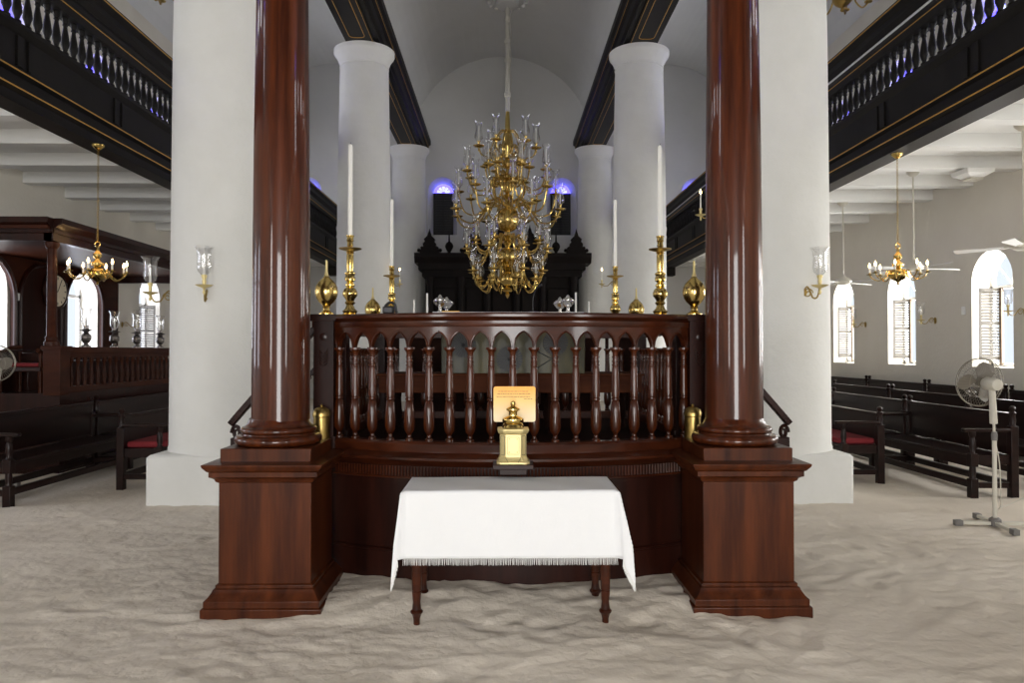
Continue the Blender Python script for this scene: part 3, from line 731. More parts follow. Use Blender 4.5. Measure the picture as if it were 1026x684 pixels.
m.build('engraved_line', BLACKM, root)
m = MB()
for x in (-.024, .024):
    for z in (.072, .153): m.ball((x, -.083, z), .0035, 8)
m.build('screw', BRASSD, root)
m = MP(); m.box(BX-.125, BX+.125, BY-.12, BY+.10, .838, .868); m.box(BX-.085, BX+.085, BY-.085, BY+.13, .80, .838); m.build('ledge_bracket', MAHOGD, plat, bevel=.004)
# card
gm = bpy.data.materials.new('card_print'); gm.use_nodes = True; nt = gm.node_tree; b = nt.nodes['Principled BSDF']; b.inputs['Roughness'].default_value = .4
tc = nt.nodes.new('ShaderNodeTexCoord'); sx_ = nt.nodes.new('ShaderNodeSeparateXYZ'); mr = nt.nodes.new('ShaderNodeMapRange'); rp = nt.nodes.new('ShaderNodeValToRGB')
mr.inputs[1].default_value = 0.0; mr.inputs[2].default_value = .23
rp.color_ramp.elements[0].color = (1,.80,.48,1); rp.color_ramp.elements[0].position = .15; rp.color_ramp.elements[1].color = (1,.42,.0,1); rp.color_ramp.elements[1].position = .93
e_ = rp.color_ramp.elements.new(.6); e_.color = (1,.62,.16,1)
nt.links.new(tc.outputs['Object'], sx_.inputs[0]); nt.links.new(sx_.outputs[2], mr.inputs[0]); nt.links.new(mr.outputs[0], rp.inputs[0]); nt.links.new(rp.outputs[0], b.inputs['Base Color'])
YCARD = BY+.125
pa, pb = P(494.5, 422.5, YCARD), P(536.5, 387, YCARD)
W2, H2 = (pb.x-pa.x)/2, pb.z-pa.z; R = .014
root = empty('donation_card', ((pa.x+pb.x)/2, YCARD, pa.z), 'yellow and cream printed card with rounded corners standing behind the brass alms box', 'card')
poly = []
for cx, cz, t0 in ((W2-R, R, -PI/2), (W2-R, H2-R, 0), (-W2+R, H2-R, PI/2), (-W2+R, R, PI)):
    for q in range(6): t = t0+PI/2*q/5; poly.append((cx+R*math.cos(t), cz+R*math.sin(t)))
MB().prism(poly, 'y', 0, .004).build('card', gm, root, smooth=False)
m = MB(); rs = random.Random(5)
for row, (z, x0, x1) in enumerate(((H2-.032, -.105, .09), (H2-.048, -.11, .105), (H2-.066, -.115, .10), (H2-.080, .06, .115))):
    x = x0
    while x < x1:
        L = rs.uniform(.006, .02); m.box(x, min(x+L, x1), -.0008, .0, z-.0016, z+.0016); x += L+.004
m.build('printed_lines', INK, root, smooth=False)
MB().box(-.03, .03, .004, .02, -.23, .03).build('card_stand', BLACKM, root, smooth=False)

# ------------------------------------------------------------------ table with fringed cloth
TX0, TX1 = P(404, 492, 4.23).x, P(618.5, 492, 4.23).x; TY0, TY1, TZ = 4.23, 4.70, .772
tcx, tcy = (TX0+TX1)/2, (TY0+TY1)/2; hx, hy = (TX1-TX0)/2, (TY1-TY0)/2
root = empty('side_table', (tcx, tcy, 0), 'small dark wooden table with turned legs standing in the sand before the platform', 'table')
MB().box(-hx+.01, hx-.01, -hy+.01, hy-.01, TZ-.03, TZ-.004).build('table_top', MAHOGD, root, bevel=.004)
MB().box(-hx+.05, hx-.05, -hy+.05, hy-.05, TZ-.13, TZ-.03).build('apron', MAHOGD, root)
lprof = [(.017, -.06), (.019, .035), (.023, .05), (.026, .06), (.036, .072), (.036, .080), (.026, .09), (.024, .11), (.022, .13), (.026, .175), (.027, .19), (.022, .195), (.027, .20), (.032, .40), (.036, .60), (.036, TZ-.03)]
l0 = MB().lathe(lprof, 20).build('leg', MAHOGX, root)
for i, (px, Y) in enumerate(((417.5, 4.30), (606.5, 4.30), (424, 4.66), (596.5, 4.66))):
    o = l0 if i == 0 else l0.copy()
    if i: COL.objects.link(o); o.parent = root
    o.location = (P(px, 600, Y).x-tcx, Y-tcy, 0.0)
def cloth():
    nx_, ny_ = 120, 66; vs = []; fs = []
    hang = .40; U = hx+.36; V = hy+.38
    rs = np.random.RandomState(2)
    def pos(u, v):
        ex = max(0, abs(u)-hx); ey = max(0, abs(v)-hy); sx_ = 1 if u > 0 else -1; sy_ = 1 if v > 0 else -1
        fold = .010*math.sin(u*17+1.3*math.sin(v*5))*min(1, ey/.2) + .012*math.sin(v*19+u*3)*min(1, ex/.2)
        z = TZ + .0015*math.sin(u*9+v*14)*(1 if ex+ey == 0 else 0)
        x = u if ex == 0 else sx_*hx; y = v if ey == 0 else sy_*hy
        if ex > 0 or ey > 0:
            d = max(ex, ey) if min(ex, ey) == 0 else math.hypot(ex, ey)*1.0
            # corner cone: the cloth falls from the corner, spreading out and down
            k = min(ex, ey)/(max(ex, ey)+1e-6)
            d = max(ex, ey) + .38*min(ex, ey)
            z = TZ - d + .003
            flare = .045*d/.4
            if ex > 0 and ey > 0:
                out = .012 + (.055 if u > 0 else .02)*k*min(1, d/.3)
                t = math.atan2(ey, ex)
                x += sx_*(out*math.cos(t)*1.2 + .028*d/.4); y += sy_*(out*math.sin(t)*.9 + .02)
            elif ex > 0: x += sx_*(.006+flare*1.0) + fold*sx_*.6
            else: y += sy_*(.006+.05*flare+abs(fold)*.5)
            if ex > 0 and ey == 0: y += fold*.2
        return (x, y, z)
    for j in range(ny_+1):
        for i in range(nx_+1):
            u = -U+2*U*i/nx_; v = -V+2*V*j/ny_
            vs.append(pos(u, v))
    for j in range(ny_):
        for i in range(nx_):
            a = j*(nx_+1)+i; fs.append((a, a+1, a+nx_+2, a+nx_+1))
    return vs, fs, pos, U, V
vs, fs, pos, U, V = cloth()
m = MB(); m.add(vs, fs); o = m.build('tablecloth', CLOTH, angle=80); o.location = (tcx, tcy, .004)
sm = o.modifiers.new('thick', 'SOLIDIFY'); sm.thickness = .0015; sm.offset = 0
setp(o, 'white fringed tablecloth draped over the small table in the sand', 'tablecloth')
fr = MB(); n = 330
for k in range(n):
    u = -U+2*U*k/(n-1); p = Vector(pos(u, -V)); j = random.uniform(-.002, .002)
    fr.tube([p+Vector((0, 0, .004)), p+Vector((j, -.001, -.018)), p+Vector((j*1.8, 0, -.036-random.uniform(0, .004)))], [.0019, .0017, .0012], 4)
fo = fr.build('fringe', FRINGE, o); fo['kind'] = 'stuff'

# ------------------------------------------------------------------ benches
def bench(x_back, y0, y1, s, lab, group, cushion=False, zb=.90, depth=.48, zs=.45, first=None):
    """bench along Y; back at |x|=x_back, seat towards the nave; s = side of the nave"""
    L = y1-y0; root = empty('pew' if not cushion else 'cushioned_bench', (s*x_back, y0, 0), lab, 'bench', group)
    def BX_(m, x0, x1, a, b, c, d): m.box(*sorted((-s*x0, -s*x1)), a, b, c, d)
    def turned(h0, h1, r, x, y):
        m = MB(); m.lathe([(r, h0), (r, h0+(h1-h0)*.2), (r*.7, h0+(h1-h0)*.24), (r*1.0, h0+(h1-h0)*.36), (r*.65, h0+(h1-h0)*.6), (r*.9, h0+(h1-h0)*.8), (r*.7, h0+(h1-h0)*.86), (r, h1)], 12, None, (-s*x, y, 0)); return m
    m = MB(); BX_(m, 0.0, .03, .05, L-.05, zs+.02, zb-.03); m.build('back_panel', BENCHM, root, bevel=.004)
    m = MB(); BX_(m, -.02, .05, .02, L-.02, zb-.035, zb); m.build('top_rail', BENCHM, root, bevel=.006)
    m = MB(); BX_(m, .0, depth, .04, L-.04, zs-.035, zs); BX_(m, depth-.05, depth-.015, .05, L-.05, zs-.13, zs-.03); m.build('seat', BENCHM, root, bevel=.006)
    m = MB(); BX_(m, depth-.06, depth-.01, .05, L-.05, .10, .17); BX_(m, .0, .05, .05, L-.05, .10, .17); m.build('stretcher', BENCHM, root, bevel=.004)
    for yy in (.03, L-.03):
        m = MB(); BX_(m, -.03, .05, yy-.04, yy+.04, -.08, zb-.14)
        m.lathe([(.036, zb-.14), (.028, zb-.12), (.034, zb-.08), (.026, zb-.03), (.034, zb-.01), (.036, zb+.005), (.02, zb+.018), (.03, zb+.035), (.034, zb+.05), (.026, zb+.068), (.006, zb+.078)], 14, None, (-s*.01, yy, 0))
        m.build('back_post', BENCHM, root, bevel=.004)
        m = MB(); BX_(m, depth-.075, depth+.005, yy-.04, yy+.04, -.08, .20)
        BX_(m, depth-.075, depth+.005, yy-.04, yy+.04, zs-.12, zs+.02)
        m.lathe([(.036, .20), (.028, .23), (.034, .27), (.03, zs-.12)], 12, None, (-s*(depth-.035), yy, 0))
        m.lathe([(.034, zs+.02), (.024, zs+.04), (.034, zs+.09), (.03, zs+.16), (.022, zs+.19), (.034, zs+.21), (.034, zs+.25)], 12, None, (-s*(depth-.035), yy, 0))
        m.build('front_leg', BENCHM, root, bevel=.004)
        m = MB(); BX_(m, .02, depth+.07, yy-.035, yy+.035, zs+.25, zs+.285); m.build('armrest', BENCHM, root, bevel=.01)
        m = MB(); BX_(m, .02, depth-.04, yy-.012, yy+.012, zs-.10, zs-.0); BX_(m, .02, depth-.04, yy-.015, yy+.015, .10, .16); m.build('end_panel', BENCHM, root)
    if cushion:
        m = MB(); BX_(m, .04, depth-.01, .08, L-.08, zs+.002, zs+.075); m.build('cushion', REDC, root, bevel=.025)
    return root
g = 'long dark wooden pews'
bench(5.48, 7.93, 10.0, 1, 'nearest dark pew on the right, behind the standing fan', g)
bench(5.48, 10.08, 12.3, 1, 'front-row dark pew on the right, second from the camera', g)
bench(5.48, 12.38, 14.6, 1, 'front-row dark pew on the right, partly hidden by the white column', g)
for i, (a, b, t) in enumerate(((8.3, 10.4, 'nearest'), (10.48, 12.58, 'second'), (12.66, 14.8, 'third'))):
    bench(6.6, a, b, 1, '%s dark pew of the middle row in the right aisle' % t, g, zb=.93)
for i, (a, b, t) in enumerate(((9.2, 11.3, 'nearest'), (11.38, 13.5, 'second'), (13.58, 15.7, 'third'), (15.78, 17.9, 'farthest'))):
    bench(7.75, a, b, 1, '%s dark pew against the right wall under the windows' % t, g, zb=.98)
bench(5.43, 7.62, 9.98, -1, 'nearest dark pew on the left, cut by the picture edge', g)
bench(5.43, 10.06, 12.4, -1, 'second dark pew on the left, in front of the raised wooden enclosure', g)
bench(5.43, 12.48, 14.7, -1, 'third dark pew on the left, mostly behind the white column', g)
g = 'benches with red cushions'
bench(4.36, 8.6, 10.6, -1, 'dark bench with a red cushion beside the left white column', g, True, zb=.83)
bench(4.50, 8.82, 10.8, 1, 'dark bench with a red cushion beside the right white column', g, True, zb=.83)

# ------------------------------------------------------------------ raised enclosure with canopy on the left (banca)
bx = -5.68
banca = empty('canopied_enclosure', (bx, 9.7, 0), 'raised dark wooden enclosure with a moulded canopy and arched panelling along the left wall', 'enclosure')
def BB(m, x0, x1, y0, y1, z0, z1): m.box(x0-bx, x1-bx, y0-9.7, y1-9.7, z0, z1)
m = MB(); BB(m, -7.9, bx, 9.7, 15.6, -.1, 1.02); m.build('base', MAHOGD, banca, smooth=False)
m = MB(); BB(m, bx-.05, bx+.04, 9.62, 15.6, 1.54, 1.62); BB(m, bx-.035, bx+.02, 9.7, 15.6, 1.48, 1.54); BB(m, bx-.04, bx+.03, 9.7, 15.6, 1.02, 1.1); m.build('front_rail', BANCAM, banca, bevel=.006)
m = MB(); BB(m, -7.9, -6.55, 9.66, 9.74, 1.02, 1.60); m.build('end_panel', MAHOGD, banca)
m = MB(); BB(m, bx-.16, bx+.06, 9.6, 9.82, 1.0, 1.60); BB(m, bx-.18, bx+.08, 9.58, 9.84, 1.58, 1.63); m.build('corner_block', BANCAM, banca, bevel=.005)
m = MB(); BB(m, -6.9, -6.4, 10.2, 15.4, 1.0, 1.42); BB(m, -6.95, -6.85, 10.2, 15.4, 1.42, 1.58); m.build('inner_bench', MAHOGD, banca, bevel=.01)
bb = MB().lathe([(.03, 1.1), (.02, 1.13), (.034, 1.2), (.02, 1.33), (.016, 1.4), (.028, 1.42), (.028, 1.48)], 10).build('baluster', BANCAM, banca)
for i in range(34):
    o = bb if i == 0 else bb.copy()
    if i: COL.objects.link(o); o.parent = banca
    o.location = (0, .24+i*.165, 0)
for yy in (9.7, 15.45):
    m = MB(); m.lathe([(.09, 1.62), (.09, 1.68), (.07, 1.7), (.075, 1.74), (.06, 1.76), (.058, 2.4), (.052, 2.9), (.065, 2.88), (.085, 2.92), (.085, 3.0)], 20, None, (-.11, yy-9.7, 0)); m.build('post', BANCAM, banca)
# canopy: cornice frame open below, with a boarded soffit set up inside
cpro = [(.0, 2.96), (.0, 3.05), (.03, 3.06), (.03, 3.11), (.10, 3.15), (.13, 3.17), (.13, 3.24), (-.1, 3.24), (-.1, 2.96)]
m = MB(); m.prism([(o_, z) for o_, z in cpro], 'y', 9.5-9.7, 15.6-9.7)
m.prism([(9.5-9.7-o_, z) for o_, z in cpro], 'x', -7.98-bx, .0+.02)
m.prism([(15.55-9.7+o_, z) for o_, z in cpro], 'x', -7.98-bx, .0+.02)
m.build('cornice', MAHOGD, banca, bevel=.0)
m = MB(); BB(m, -7.98, bx, 9.4, 15.6, 3.10, 3.14); m.build('canopy_soffit', BANCAM, banca, smooth=False)
# arched screen on the wall
q = []; op = [(10.85, 12.2, 1.2, 3.02-.02), (14.15, 15.3, 1.2, 2.92)]
m = MB()
for quad in wall_uv([(10.9, 12.25, 1.1, 3.07), (13.65, 14.93, 1.1, 3.05)], 9.45, 15.55, 1.0, 3.12): m.prism([(a-9.7, b) for a, b in quad], 'x', -7.98-bx, -7.92-bx)
m.build('arched_screen', BANCAM, banca, smooth=False)
m = MB()
for c, r, zt in ((11.575, .68, 3.09), (12.95, .58, 3.03), (14.29, .64, 3.07)):
    pts = [(-7.90-bx, c-r-9.7, 1.1)] + [(-7.90-bx, c-r*math.cos(PI*k/16)-9.7, zt-r+r*math.sin(PI*k/16)) for k in range(17)] + [(-7.90-bx, c+r-9.7, 1.1)]
    m.tube(pts, .035, 8)
m.build('arch_moulding', MAHOGD, banca)
m = MB(); n = 16; c, r = 12.95, .56; pts = [(c-r, 1.1), (c+r, 1.1)] + [(c+r*math.cos(PI*k/n), 3.03-.58+r*math.sin(PI*k/n)) for k in range(n+1)]
m.prism([(a-9.7, b) for a, b in pts], 'x', -7.92-bx, -7.90-bx); m.build('blind_panel', MAHOGD, banca, smooth=False)
# clock
root = empty('wall_clock', (-7.86, 13.25, 2.62), 'round wall clock with a cream face in the blind arch behind the left post', 'clock')
Mx = Euler((0, PI/2, 0)).to_matrix().to_4x4()
MB().lathe([(.31, -.035), (.33, 0), (.32, .05), (.28, .07), (.265, .05)], 36, Mx).build('case', MAHOGD, root)
MB().lathe([(.27, .045), (.27, .052)], 36, Mx).build('face', CLOCKF, root)
m = MB()
for k in range(12): a = PI*k/6; m.box(.053, .056, -.008, .008, .20, .245, Matrix.Rotation(a, 4, 'X'))
m.box(.056, .06, -.008, .008, 0, .15, Matrix.Rotation(2.2, 4, 'X')); m.box(.056, .06, -.006, .006, 0, .21, Matrix.Rotation(-.5, 4, 'X')); m.build('hands', BLACKM, root, smooth=False)
# hurricane lamps standing on the rail
def hurricane(loc_, lab, grp, first=None):
    if first is not None:
        r = copy_tree(first); r.location = loc_; r['label'] = lab; return r
    root = empty('hurricane_lamp', loc_, lab, 'lamp', grp)
    MB().lathe([(.06, 0), (.06, .012), (.032, .03), (.026, .05), (.048, .075), (.064, .11), (.067, .13), (.062, .16), (.04, .185), (.026, .2), (.036, .215), (.08, .225), (.083, .232), (.054, .236), (.03, .25), (.028, .29)], 20).build('base', PEWTER, root)
    m = MB()
    for z in (.10, .13, .16): m.torus((0, 0, z), .066, .004)
    m.build('ring', SILVER, root)
    MB().lathe([(.03, .27), (.048, .30), (.062, .35), (.056, .43), (.06, .49), (.078, .535)], 24, capb=False, capt=False).build('glass_shade', GLASS, root)
    MB().lathe([(.012, .28), (.011, .42)], 10).build('candle', CANDLE, root)
    return root
h0 = None
for px, lab in ((87, 'leftmost hurricane lamp on the enclosure rail, in front of the bright arch'), (115, 'second hurricane lamp from the left on the enclosure rail'), (137, 'third hurricane lamp from the left on the enclosure rail'), (160, 'rightmost hurricane lamp on the enclosure rail, next to the white column')):
    Y = -bx*750/(500-px); h = hurricane((bx-.01, Y, 1.62), lab, 'hurricane lamps on the enclosure rail', h0); h0 = h0 or h
# armchair inside the enclosure
ac = empty('armchair', (-6.22, 9.95, 1.02), 'carved wooden armchair with a red seat behind the left fan', 'chair')
MB().box(-.28, .28, -.24, .24, .28, .34).build('seat_frame', MAHOGD, ac, bevel=.01); MB().box(-.25, .25, -.22, .22, .34, .39).build('seat', REDC, ac, bevel=.02)
for x in (-.26, .26):
    MB().tube(seg([(x, .22, .60), (x, .0, .58), (x, -.18, .53), (x, -.26, .56)], 5), .028, 8).build('armrest', BANCAM, ac)
    for y in (-.2, .2): MB().lathe([(.025, 0), (.02, .1), (.03, .2), (.02, .45), (.024, .53)], 10, None, (x, y, 0)).build('leg', BANCAM, ac)
MB().box(-.26, .26, .20, .24, .4, .52).build('backrest', MAHOGD, ac, bevel=.01)

# ------------------------------------------------------------------ ark at the far end
ark = empty('ark_cabinet', (0, 23.4, 0), 'large near-black wooden ark with carved crests against the far wall', 'ark')
m = MB(); m.box(-2.36, 2.36, -.35, 1.3, 0, 4.0); m.build('body', ARKM, ark, smooth=False)
m = MB(); m.box(-2.45, 2.45, -.50, .25, 3.85, 4.05); m.box(-2.55, 2.55, -.62, .3, 4.05, 4.25)
m.prism([(-.62, 4.25), (-.75, 4.42), (-.75, 4.55), (.3, 4.55), (.3, 4.25)], 'x', -2.66, 2.72); m.build('cornice', ARKM, ark, smooth=False)
for x in (-2.2, -1.25, -.45, .45, 1.25, 2.2):
    MB().lathe([(.13, 0), (.13, .4), (.10, .45), (.10, 3.6), (.14, 3.7), (.14, 3.85)], 16, None, (x, -.42, 0)).build('pilaster', ARKM, ark)
for x0, x1 in ((-2.05, -1.4), (-1.1, -.6), (-.3, .3), (.6, 1.1), (1.4, 2.05)):
    MB().box(x0, x1, -.40, -.34, .5, 3.5).build('door', ARKM, ark, bevel=.02)
def crest(x, sc):
    m = MB(); half = [(0, 0), (.34, 0), (.36, .10), (.30, .14), (.33, .22), (.27, .27), (.22, .24), (.24, .36), (.16, .44), (.20, .52), (.12, .60), (.07, .64), (.045, .74), (.02, .80), (0, .9)]
    poly = [(x+a*sc, 4.55+b*sc) for a, b in half] + [(x-a*sc, 4.55+b*sc) for a, b in half[::-1][1:-1]]
    m.prism(poly, 'y', -.55, -.35); m.ball((x+.38*sc, -.45, 4.66), .07*sc, 10); m.ball((x-.38*sc, -.45, 4.66), .07*sc, 10)
    m.build('crest', ARKM, ark, smooth=False)
for x, s_ in ((-2.22, .85), (2.28, .85), (-.85, 1.0), (.85, 1.0), (0, 1.25)): crest(x, s_)
for x in (-1.62, 1.66):
    MB().lathe([(.10, 4.55), (.04, 4.6), (.1, 4.7), (.13, 4.78), (.1, 4.87), (.03, 4.93), (.02, 5.15), (.005, 5.25)], 14, None, (x, -.45, 0)).build('finial', ARKM, ark)

# ------------------------------------------------------------------ chandeliers
def spindle(prof, n=24): return MB().lathe(prof, n)
def small_chandelier(p_top, z_body, lab, R=.36, lit=True, first=None):
    """p_top: hanging point; z_body: height of the lowest finial"""
    root = empty('small_chandelier', (p_top.x, p_top.y, z_body), lab, 'chandelier', 'small brass aisle chandeliers')
    H = p_top.z - z_body
    MB().lathe([(.012, 0), (.02, .015), (.012, .03), (.03, .05), (.09, .08), (.125, .12), (.13, .15), (.11, .19), (.06, .22), (.04, .24), (.07, .26), (.075, .29), (.04, .32), (.03, .35), (.055, .38), (.055, .41), (.03, .44), (.018, .47), (.022, .49), (.014, .51)], 28).build('stem', BRASS, root)
    MB().torus((0, 0, .545), .035, .008, (0, 1, 0)).build('hanging_ring', BRASS, root)
    m = MB(); z = .58; k = 0
    while z < H-.06:
        m.torus((0, 0, z), .012, .003, (1, 0, 0) if k % 2 else (0, 1, 0), 10, 4); z += .021; k += 1
    m.build('chain', BRASSD, root)
    MB().lathe([(.012, H-.07), (.03, H-.06), (.075, H-.02), (.08, H)], 20).build('ceiling_rose', BRASS, root)
    proto = None
    for k in range(8):
        a = 2*PI*k/8 + .2
        if proto is None:
            arm = MB().tube(seg([(.06, 0, .16), (.13, 0, .20), (.17, 0, .12), (.24, 0, .07), (.32, 0, .10), (R, 0, .155)], 5), .008, 7).build('arm', BRASS, root)
            MB().lathe([(.01, .15), (.04, .158), (.045, .165), (.015, .168), (.016, .185)], 16, None, (R, 0, 0)).build('drip_pan', BRASSD, arm)
            MB().lathe([(.012, .18), (.012, .255)], 10, None, (R, 0, 0)).build('candle', CANDLE, arm)
            MB().lathe([(.006, .255), (.014, .27), (.015, .285), (.009, .305), (.002, .325)], 10, None, (R, 0, 0)).build('flame_bulb', FLAME, arm)
            proto = arm
        else: arm = copy_tree(proto, root)
        arm.rotation_euler = (0, 0, a)
    l = bpy.data.lights.new('chandelier_glow', 'POINT'); l.energy = 3; l.color = (1, .62, .3); l.shadow_soft_size = .25
    o = bpy.data.objects.new('chandelier_glow', l); COL.objects.link(o); o.parent = root; o.location = (0, 0, .5)
    return root
GB = CAMZ+.513*GXF-.012
Yl = GXF*F/405.0; t = Vector((-GXF+.0, Yl+.05, GB)); small_chandelier(t, P(94, 285, Yl).z, 'lit brass chandelier hanging over the left aisle, before the wooden canopy')
Yr = GXF*F/399.0; t = Vector((GXF+.12, Yr+.2, GB)); small_chandelier(t, P(899, 284, Yr).z, 'lit brass chandelier hanging over the right aisle, among the ceiling fans')

def big_arm(root_, n, R, z_att, z_dip, z_cup, r0, phase, hc, lab=None):
    proto = None
    for k in range(n):
        a = 2*PI*k/n + phase
        if proto is None:
            pts = seg([(r0, 0, z_att), (r0+.25*(R-r0), 0, z_att+.10), (r0+.42*(R-r0), 0, (z_att+z_dip)/2), (r0+.62*(R-r0), 0, z_dip), (r0+.88*(R-r0), 0, z_dip+.12*(z_cup-z_dip)+.03), (R, 0, z_cup-.03)], 6)
            m = MB(); m.tube(pts, .024, 7)
            m.tube([(r0+.28*(R-r0)+.10*math.cos(t)*(1-t/14), 0, z_att+.02+.10*math.sin(t)*(1-t/14)) for t in np.linspace(0, 9, 18)], .014, 5)
            m.ball((pts[len(pts)//2].x, 0, pts[len(pts)//2].z), .045, 8)
            m.lathe([(.004, z_cup-.13), (.03, z_cup-.1), (.02, z_cup-.06), (.03, z_cup-.03)], 8, None, (R, 0, 0))
            arm = m.build('arm', BRASS, root_)
            MB().lathe([(.03, z_cup-.03), (.11, z_cup-.01), (.16, z_cup+.02), (.165, z_cup+.03), (.06, z_cup+.01), (.035, z_cup+.03), (.035, z_cup+.12), (.055, z_cup+.15), (.03, z_cup+.16)], 14, None, (R, 0, 0)).build('drip_pan', BRASS, arm)
            MB().lathe([(.022, z_cup+.15), (.020, z_cup+.15+hc), (.005, z_cup+.17+hc)], 8, None, (R, 0, 0)).build('candle', CANDLE, arm)
            MB().lathe([(.05, z_cup+.15), (.115, z_cup+.22), (.12, z_cup+.30), (.085, z_cup+.45), (.09, z_cup+.62), (.125, z_cup+.70), (.13, z_cup+.71)], 14, None, (R, 0, 0), capb=False, capt=False).build('glass_shade', GLASS, arm)
            proto = arm
        else: arm = copy_tree(proto, root_)
        arm.rotation_euler = (0, 0, a)
YCH = 20.8
pb_ = P(505.5, 299, YCH); zb = pb_.z
def zz(py): return P(506, py, YCH).z - zb
ch = empty('great_chandelier', (P(508.5, 230, YCH).x, YCH, zb), 'huge tiered brass chandelier with many candles in glass shades hanging in the nave', 'chandelier')
k_ = YCH/F
def rr(px): return px*k_
def bulb(pyc, r, h, n=10): return [(max(rr(1.5), rr(r)*math.cos(t)), zz(pyc - h*math.sin(t))) for t in np.linspace(-1.35, 1.35, n)]
prof = [(.01, 0), (rr(1.6), zz(297)), (rr(2.5), zz(295)), (rr(1), zz(293.5)), (rr(4.5), zz(292.5)), (rr(5.5), zz(291)), (rr(4), zz(289))] + bulb(279.5, 9, 8) + [(rr(4), zz(270)), (rr(6), zz(268.5)), (rr(3), zz(267))] + bulb(256.5, 10.5, 9) + [(rr(3), zz(246)), (rr(5), zz(244)), (rr(3.5), zz(241)), (rr(6.5), zz(239)), (rr(3.5), zz(236)), (rr(3.5), zz(234))] + bulb(220, 13.6, 12.5, 14) + [(rr(4), zz(206)), (rr(3), zz(200)), (rr(6), zz(197)), (rr(3.4), zz(195))] + bulb(187, 5.6, 7) + [(rr(6.5), zz(179)), (rr(6.5), zz(177)), (rr(2.5), zz(174))] + bulb(164, 5.5, 5) + [(rr(3), zz(158)), (rr(4), zz(152)), (rr(5.5), zz(147)), (rr(3), zz(142)), (rr(2.4), zz(120)), (rr(1.6), zz(110)), (rr(1.2), zz(108))]
spindle(prof, 40).build('stem', BRASS, ch)
SR = mat('white_rod', (.62,.60,.54), .5)
ztop = P(504, 4, YCH).z - zb
m = MB(); ztop = 8.38+3.04-zb
m.tube([(0, 0, zz(112)), (0, 0, ztop)], .065, 10); 
for py in (95, 60, 42, 20): m.lathe([(.06, -.08), (.09, -.05), (.09, .05), (.06, .08)], 12, None, (0, 0, zz(py)))
m.tube([(.09+.02*math.sin(t*3), .0, zz(110)+(ztop-zz(110))*t/10) for t in np.linspace(0, 10, 60)], .012, 5)
m.build('suspension_rod', SR, ch)
m = MB(); m.lathe([(.12, -.25), (.3, -.2), (.34, -.1), (.52, -.08), (.56, -.02), (.66, 0), (.66, .04)], 32, None, (0, 0, ztop-.02))
for q in range(14):
    a = 2*PI*q/14; m.ball((.5*math.cos(a), .5*math.sin(a), ztop-.1), .07, 8)
m.build('ceiling_rose', VAULT, ch)
big_arm(ch, 6, rr(29), zz(168), zz(158), zz(148), rr(4), .12, .42)
big_arm(ch, 8, rr(42), zz(182), zz(193), zz(175), rr(4), .33, .42)
big_arm(ch, 8, rr(55), zz(208), zz(226), zz(214), rr(8), .42, .42)
big_arm(ch, 8, rr(49), zz(204), zz(216), zz(194), rr(5), .10, .38)
big_arm(ch, 8, rr(43), zz(240), zz(264), zz(252), rr(6), .36, .30)
big_arm(ch, 8, rr(37), zz(268), zz(287), zz(273), rr(6), .42, .25)
big_arm(ch, 8, rr(31), zz(266), zz(292), zz(281), rr(6), .30, .22)
big_arm(ch, 6, rr(22), zz(176), zz(182), zz(168), rr(4), .05, .36)
big_arm(ch, 8, rr(34), zz(240), zz(253), zz(243), rr(6), .40, .28)
# scroll crown between rod and first tier, curling brackets
m = MB()
for kq in range(10):
    a = 2*PI*kq/10; M = Matrix.Rotation(a, 4, 'Z')
    m.tube(seg([(rr(2), 0, zz(133)), (rr(6), 0, zz(131)), (rr(10), 0, zz(135)), (rr(15), 0, zz(145)), (rr(16), 0, zz(153)), (rr(12), 0, zz(160)), (rr(8), 0, zz(159)), (rr(8), 0, zz(155)), (rr(11), 0, zz(154))], 5), .019, 6, M)
    m.tube(seg([(rr(4), 0, zz(150)), (rr(9), 0, zz(146)), (rr(11), 0, zz(152)), (rr(7), 0, zz(156))], 5), .02, 5, M)
    m.tube(seg([(rr(5), 0, zz(190)), (rr(12), 0, zz(182)), (rr(18), 0, zz(188)), (rr(15), 0, zz(198)), (rr(8), 0, zz(202))], 5), .022, 5, M)
m.build('scroll_crown', BRASS, ch)

# two more chandeliers high over the aisles, only their undersides show
def high_chandelier(px, pyb, Y, lab):
    p = P(px, pyb, Y); root = empty('high_chandelier', (p.x, Y, p.z), lab, 'chandelier', 'brass chandeliers high above the aisles')
    MB().lathe([(.01, 0), (.03, .02), (.015, .05), (.08, .09), (.13, .15), (.13, .2), (.08, .26), (.03, .3), (.05, .38), (.03, .5), (.02, .9)], 24).build('stem', BRASSD, root)
    MB().tube([(0, 0, .85), (0, 0, 10.0-p.z+.6)], .012, 6).build('chain', BRASSD, root)
    pr = None
    for k in range(8):
        if pr is None:
            pr = MB().tube(seg([(.08, 0, .25), (.16, 0, .28), (.22, 0, .16), (.32, 0, .10), (.42, 0, .18)], 5), .012, 6).build('arm', BRASSD, root)
            MB().lathe([(.01, .17), (.05, .185), (.055, .195), (.02, .2), (.02, .26)], 12, None, (.42, 0, 0)).build('drip_pan', BRASSD, pr); MB().lathe([(.014, .25), (.014, .42)], 8, None, (.42, 0, 0)).build('candle', CANDLE, pr)
            a = pr
        else: a = copy_tree(pr, root)
        a.rotation_euler = (0, 0, k*PI/4+.25)
high_chandelier(844, 12, 10.0, 'brass chandelier high on the right, cut by the top picture edge')
high_chandelier(156, 1, 10.0, 'brass chandelier high on the left, barely showing at the top edge')

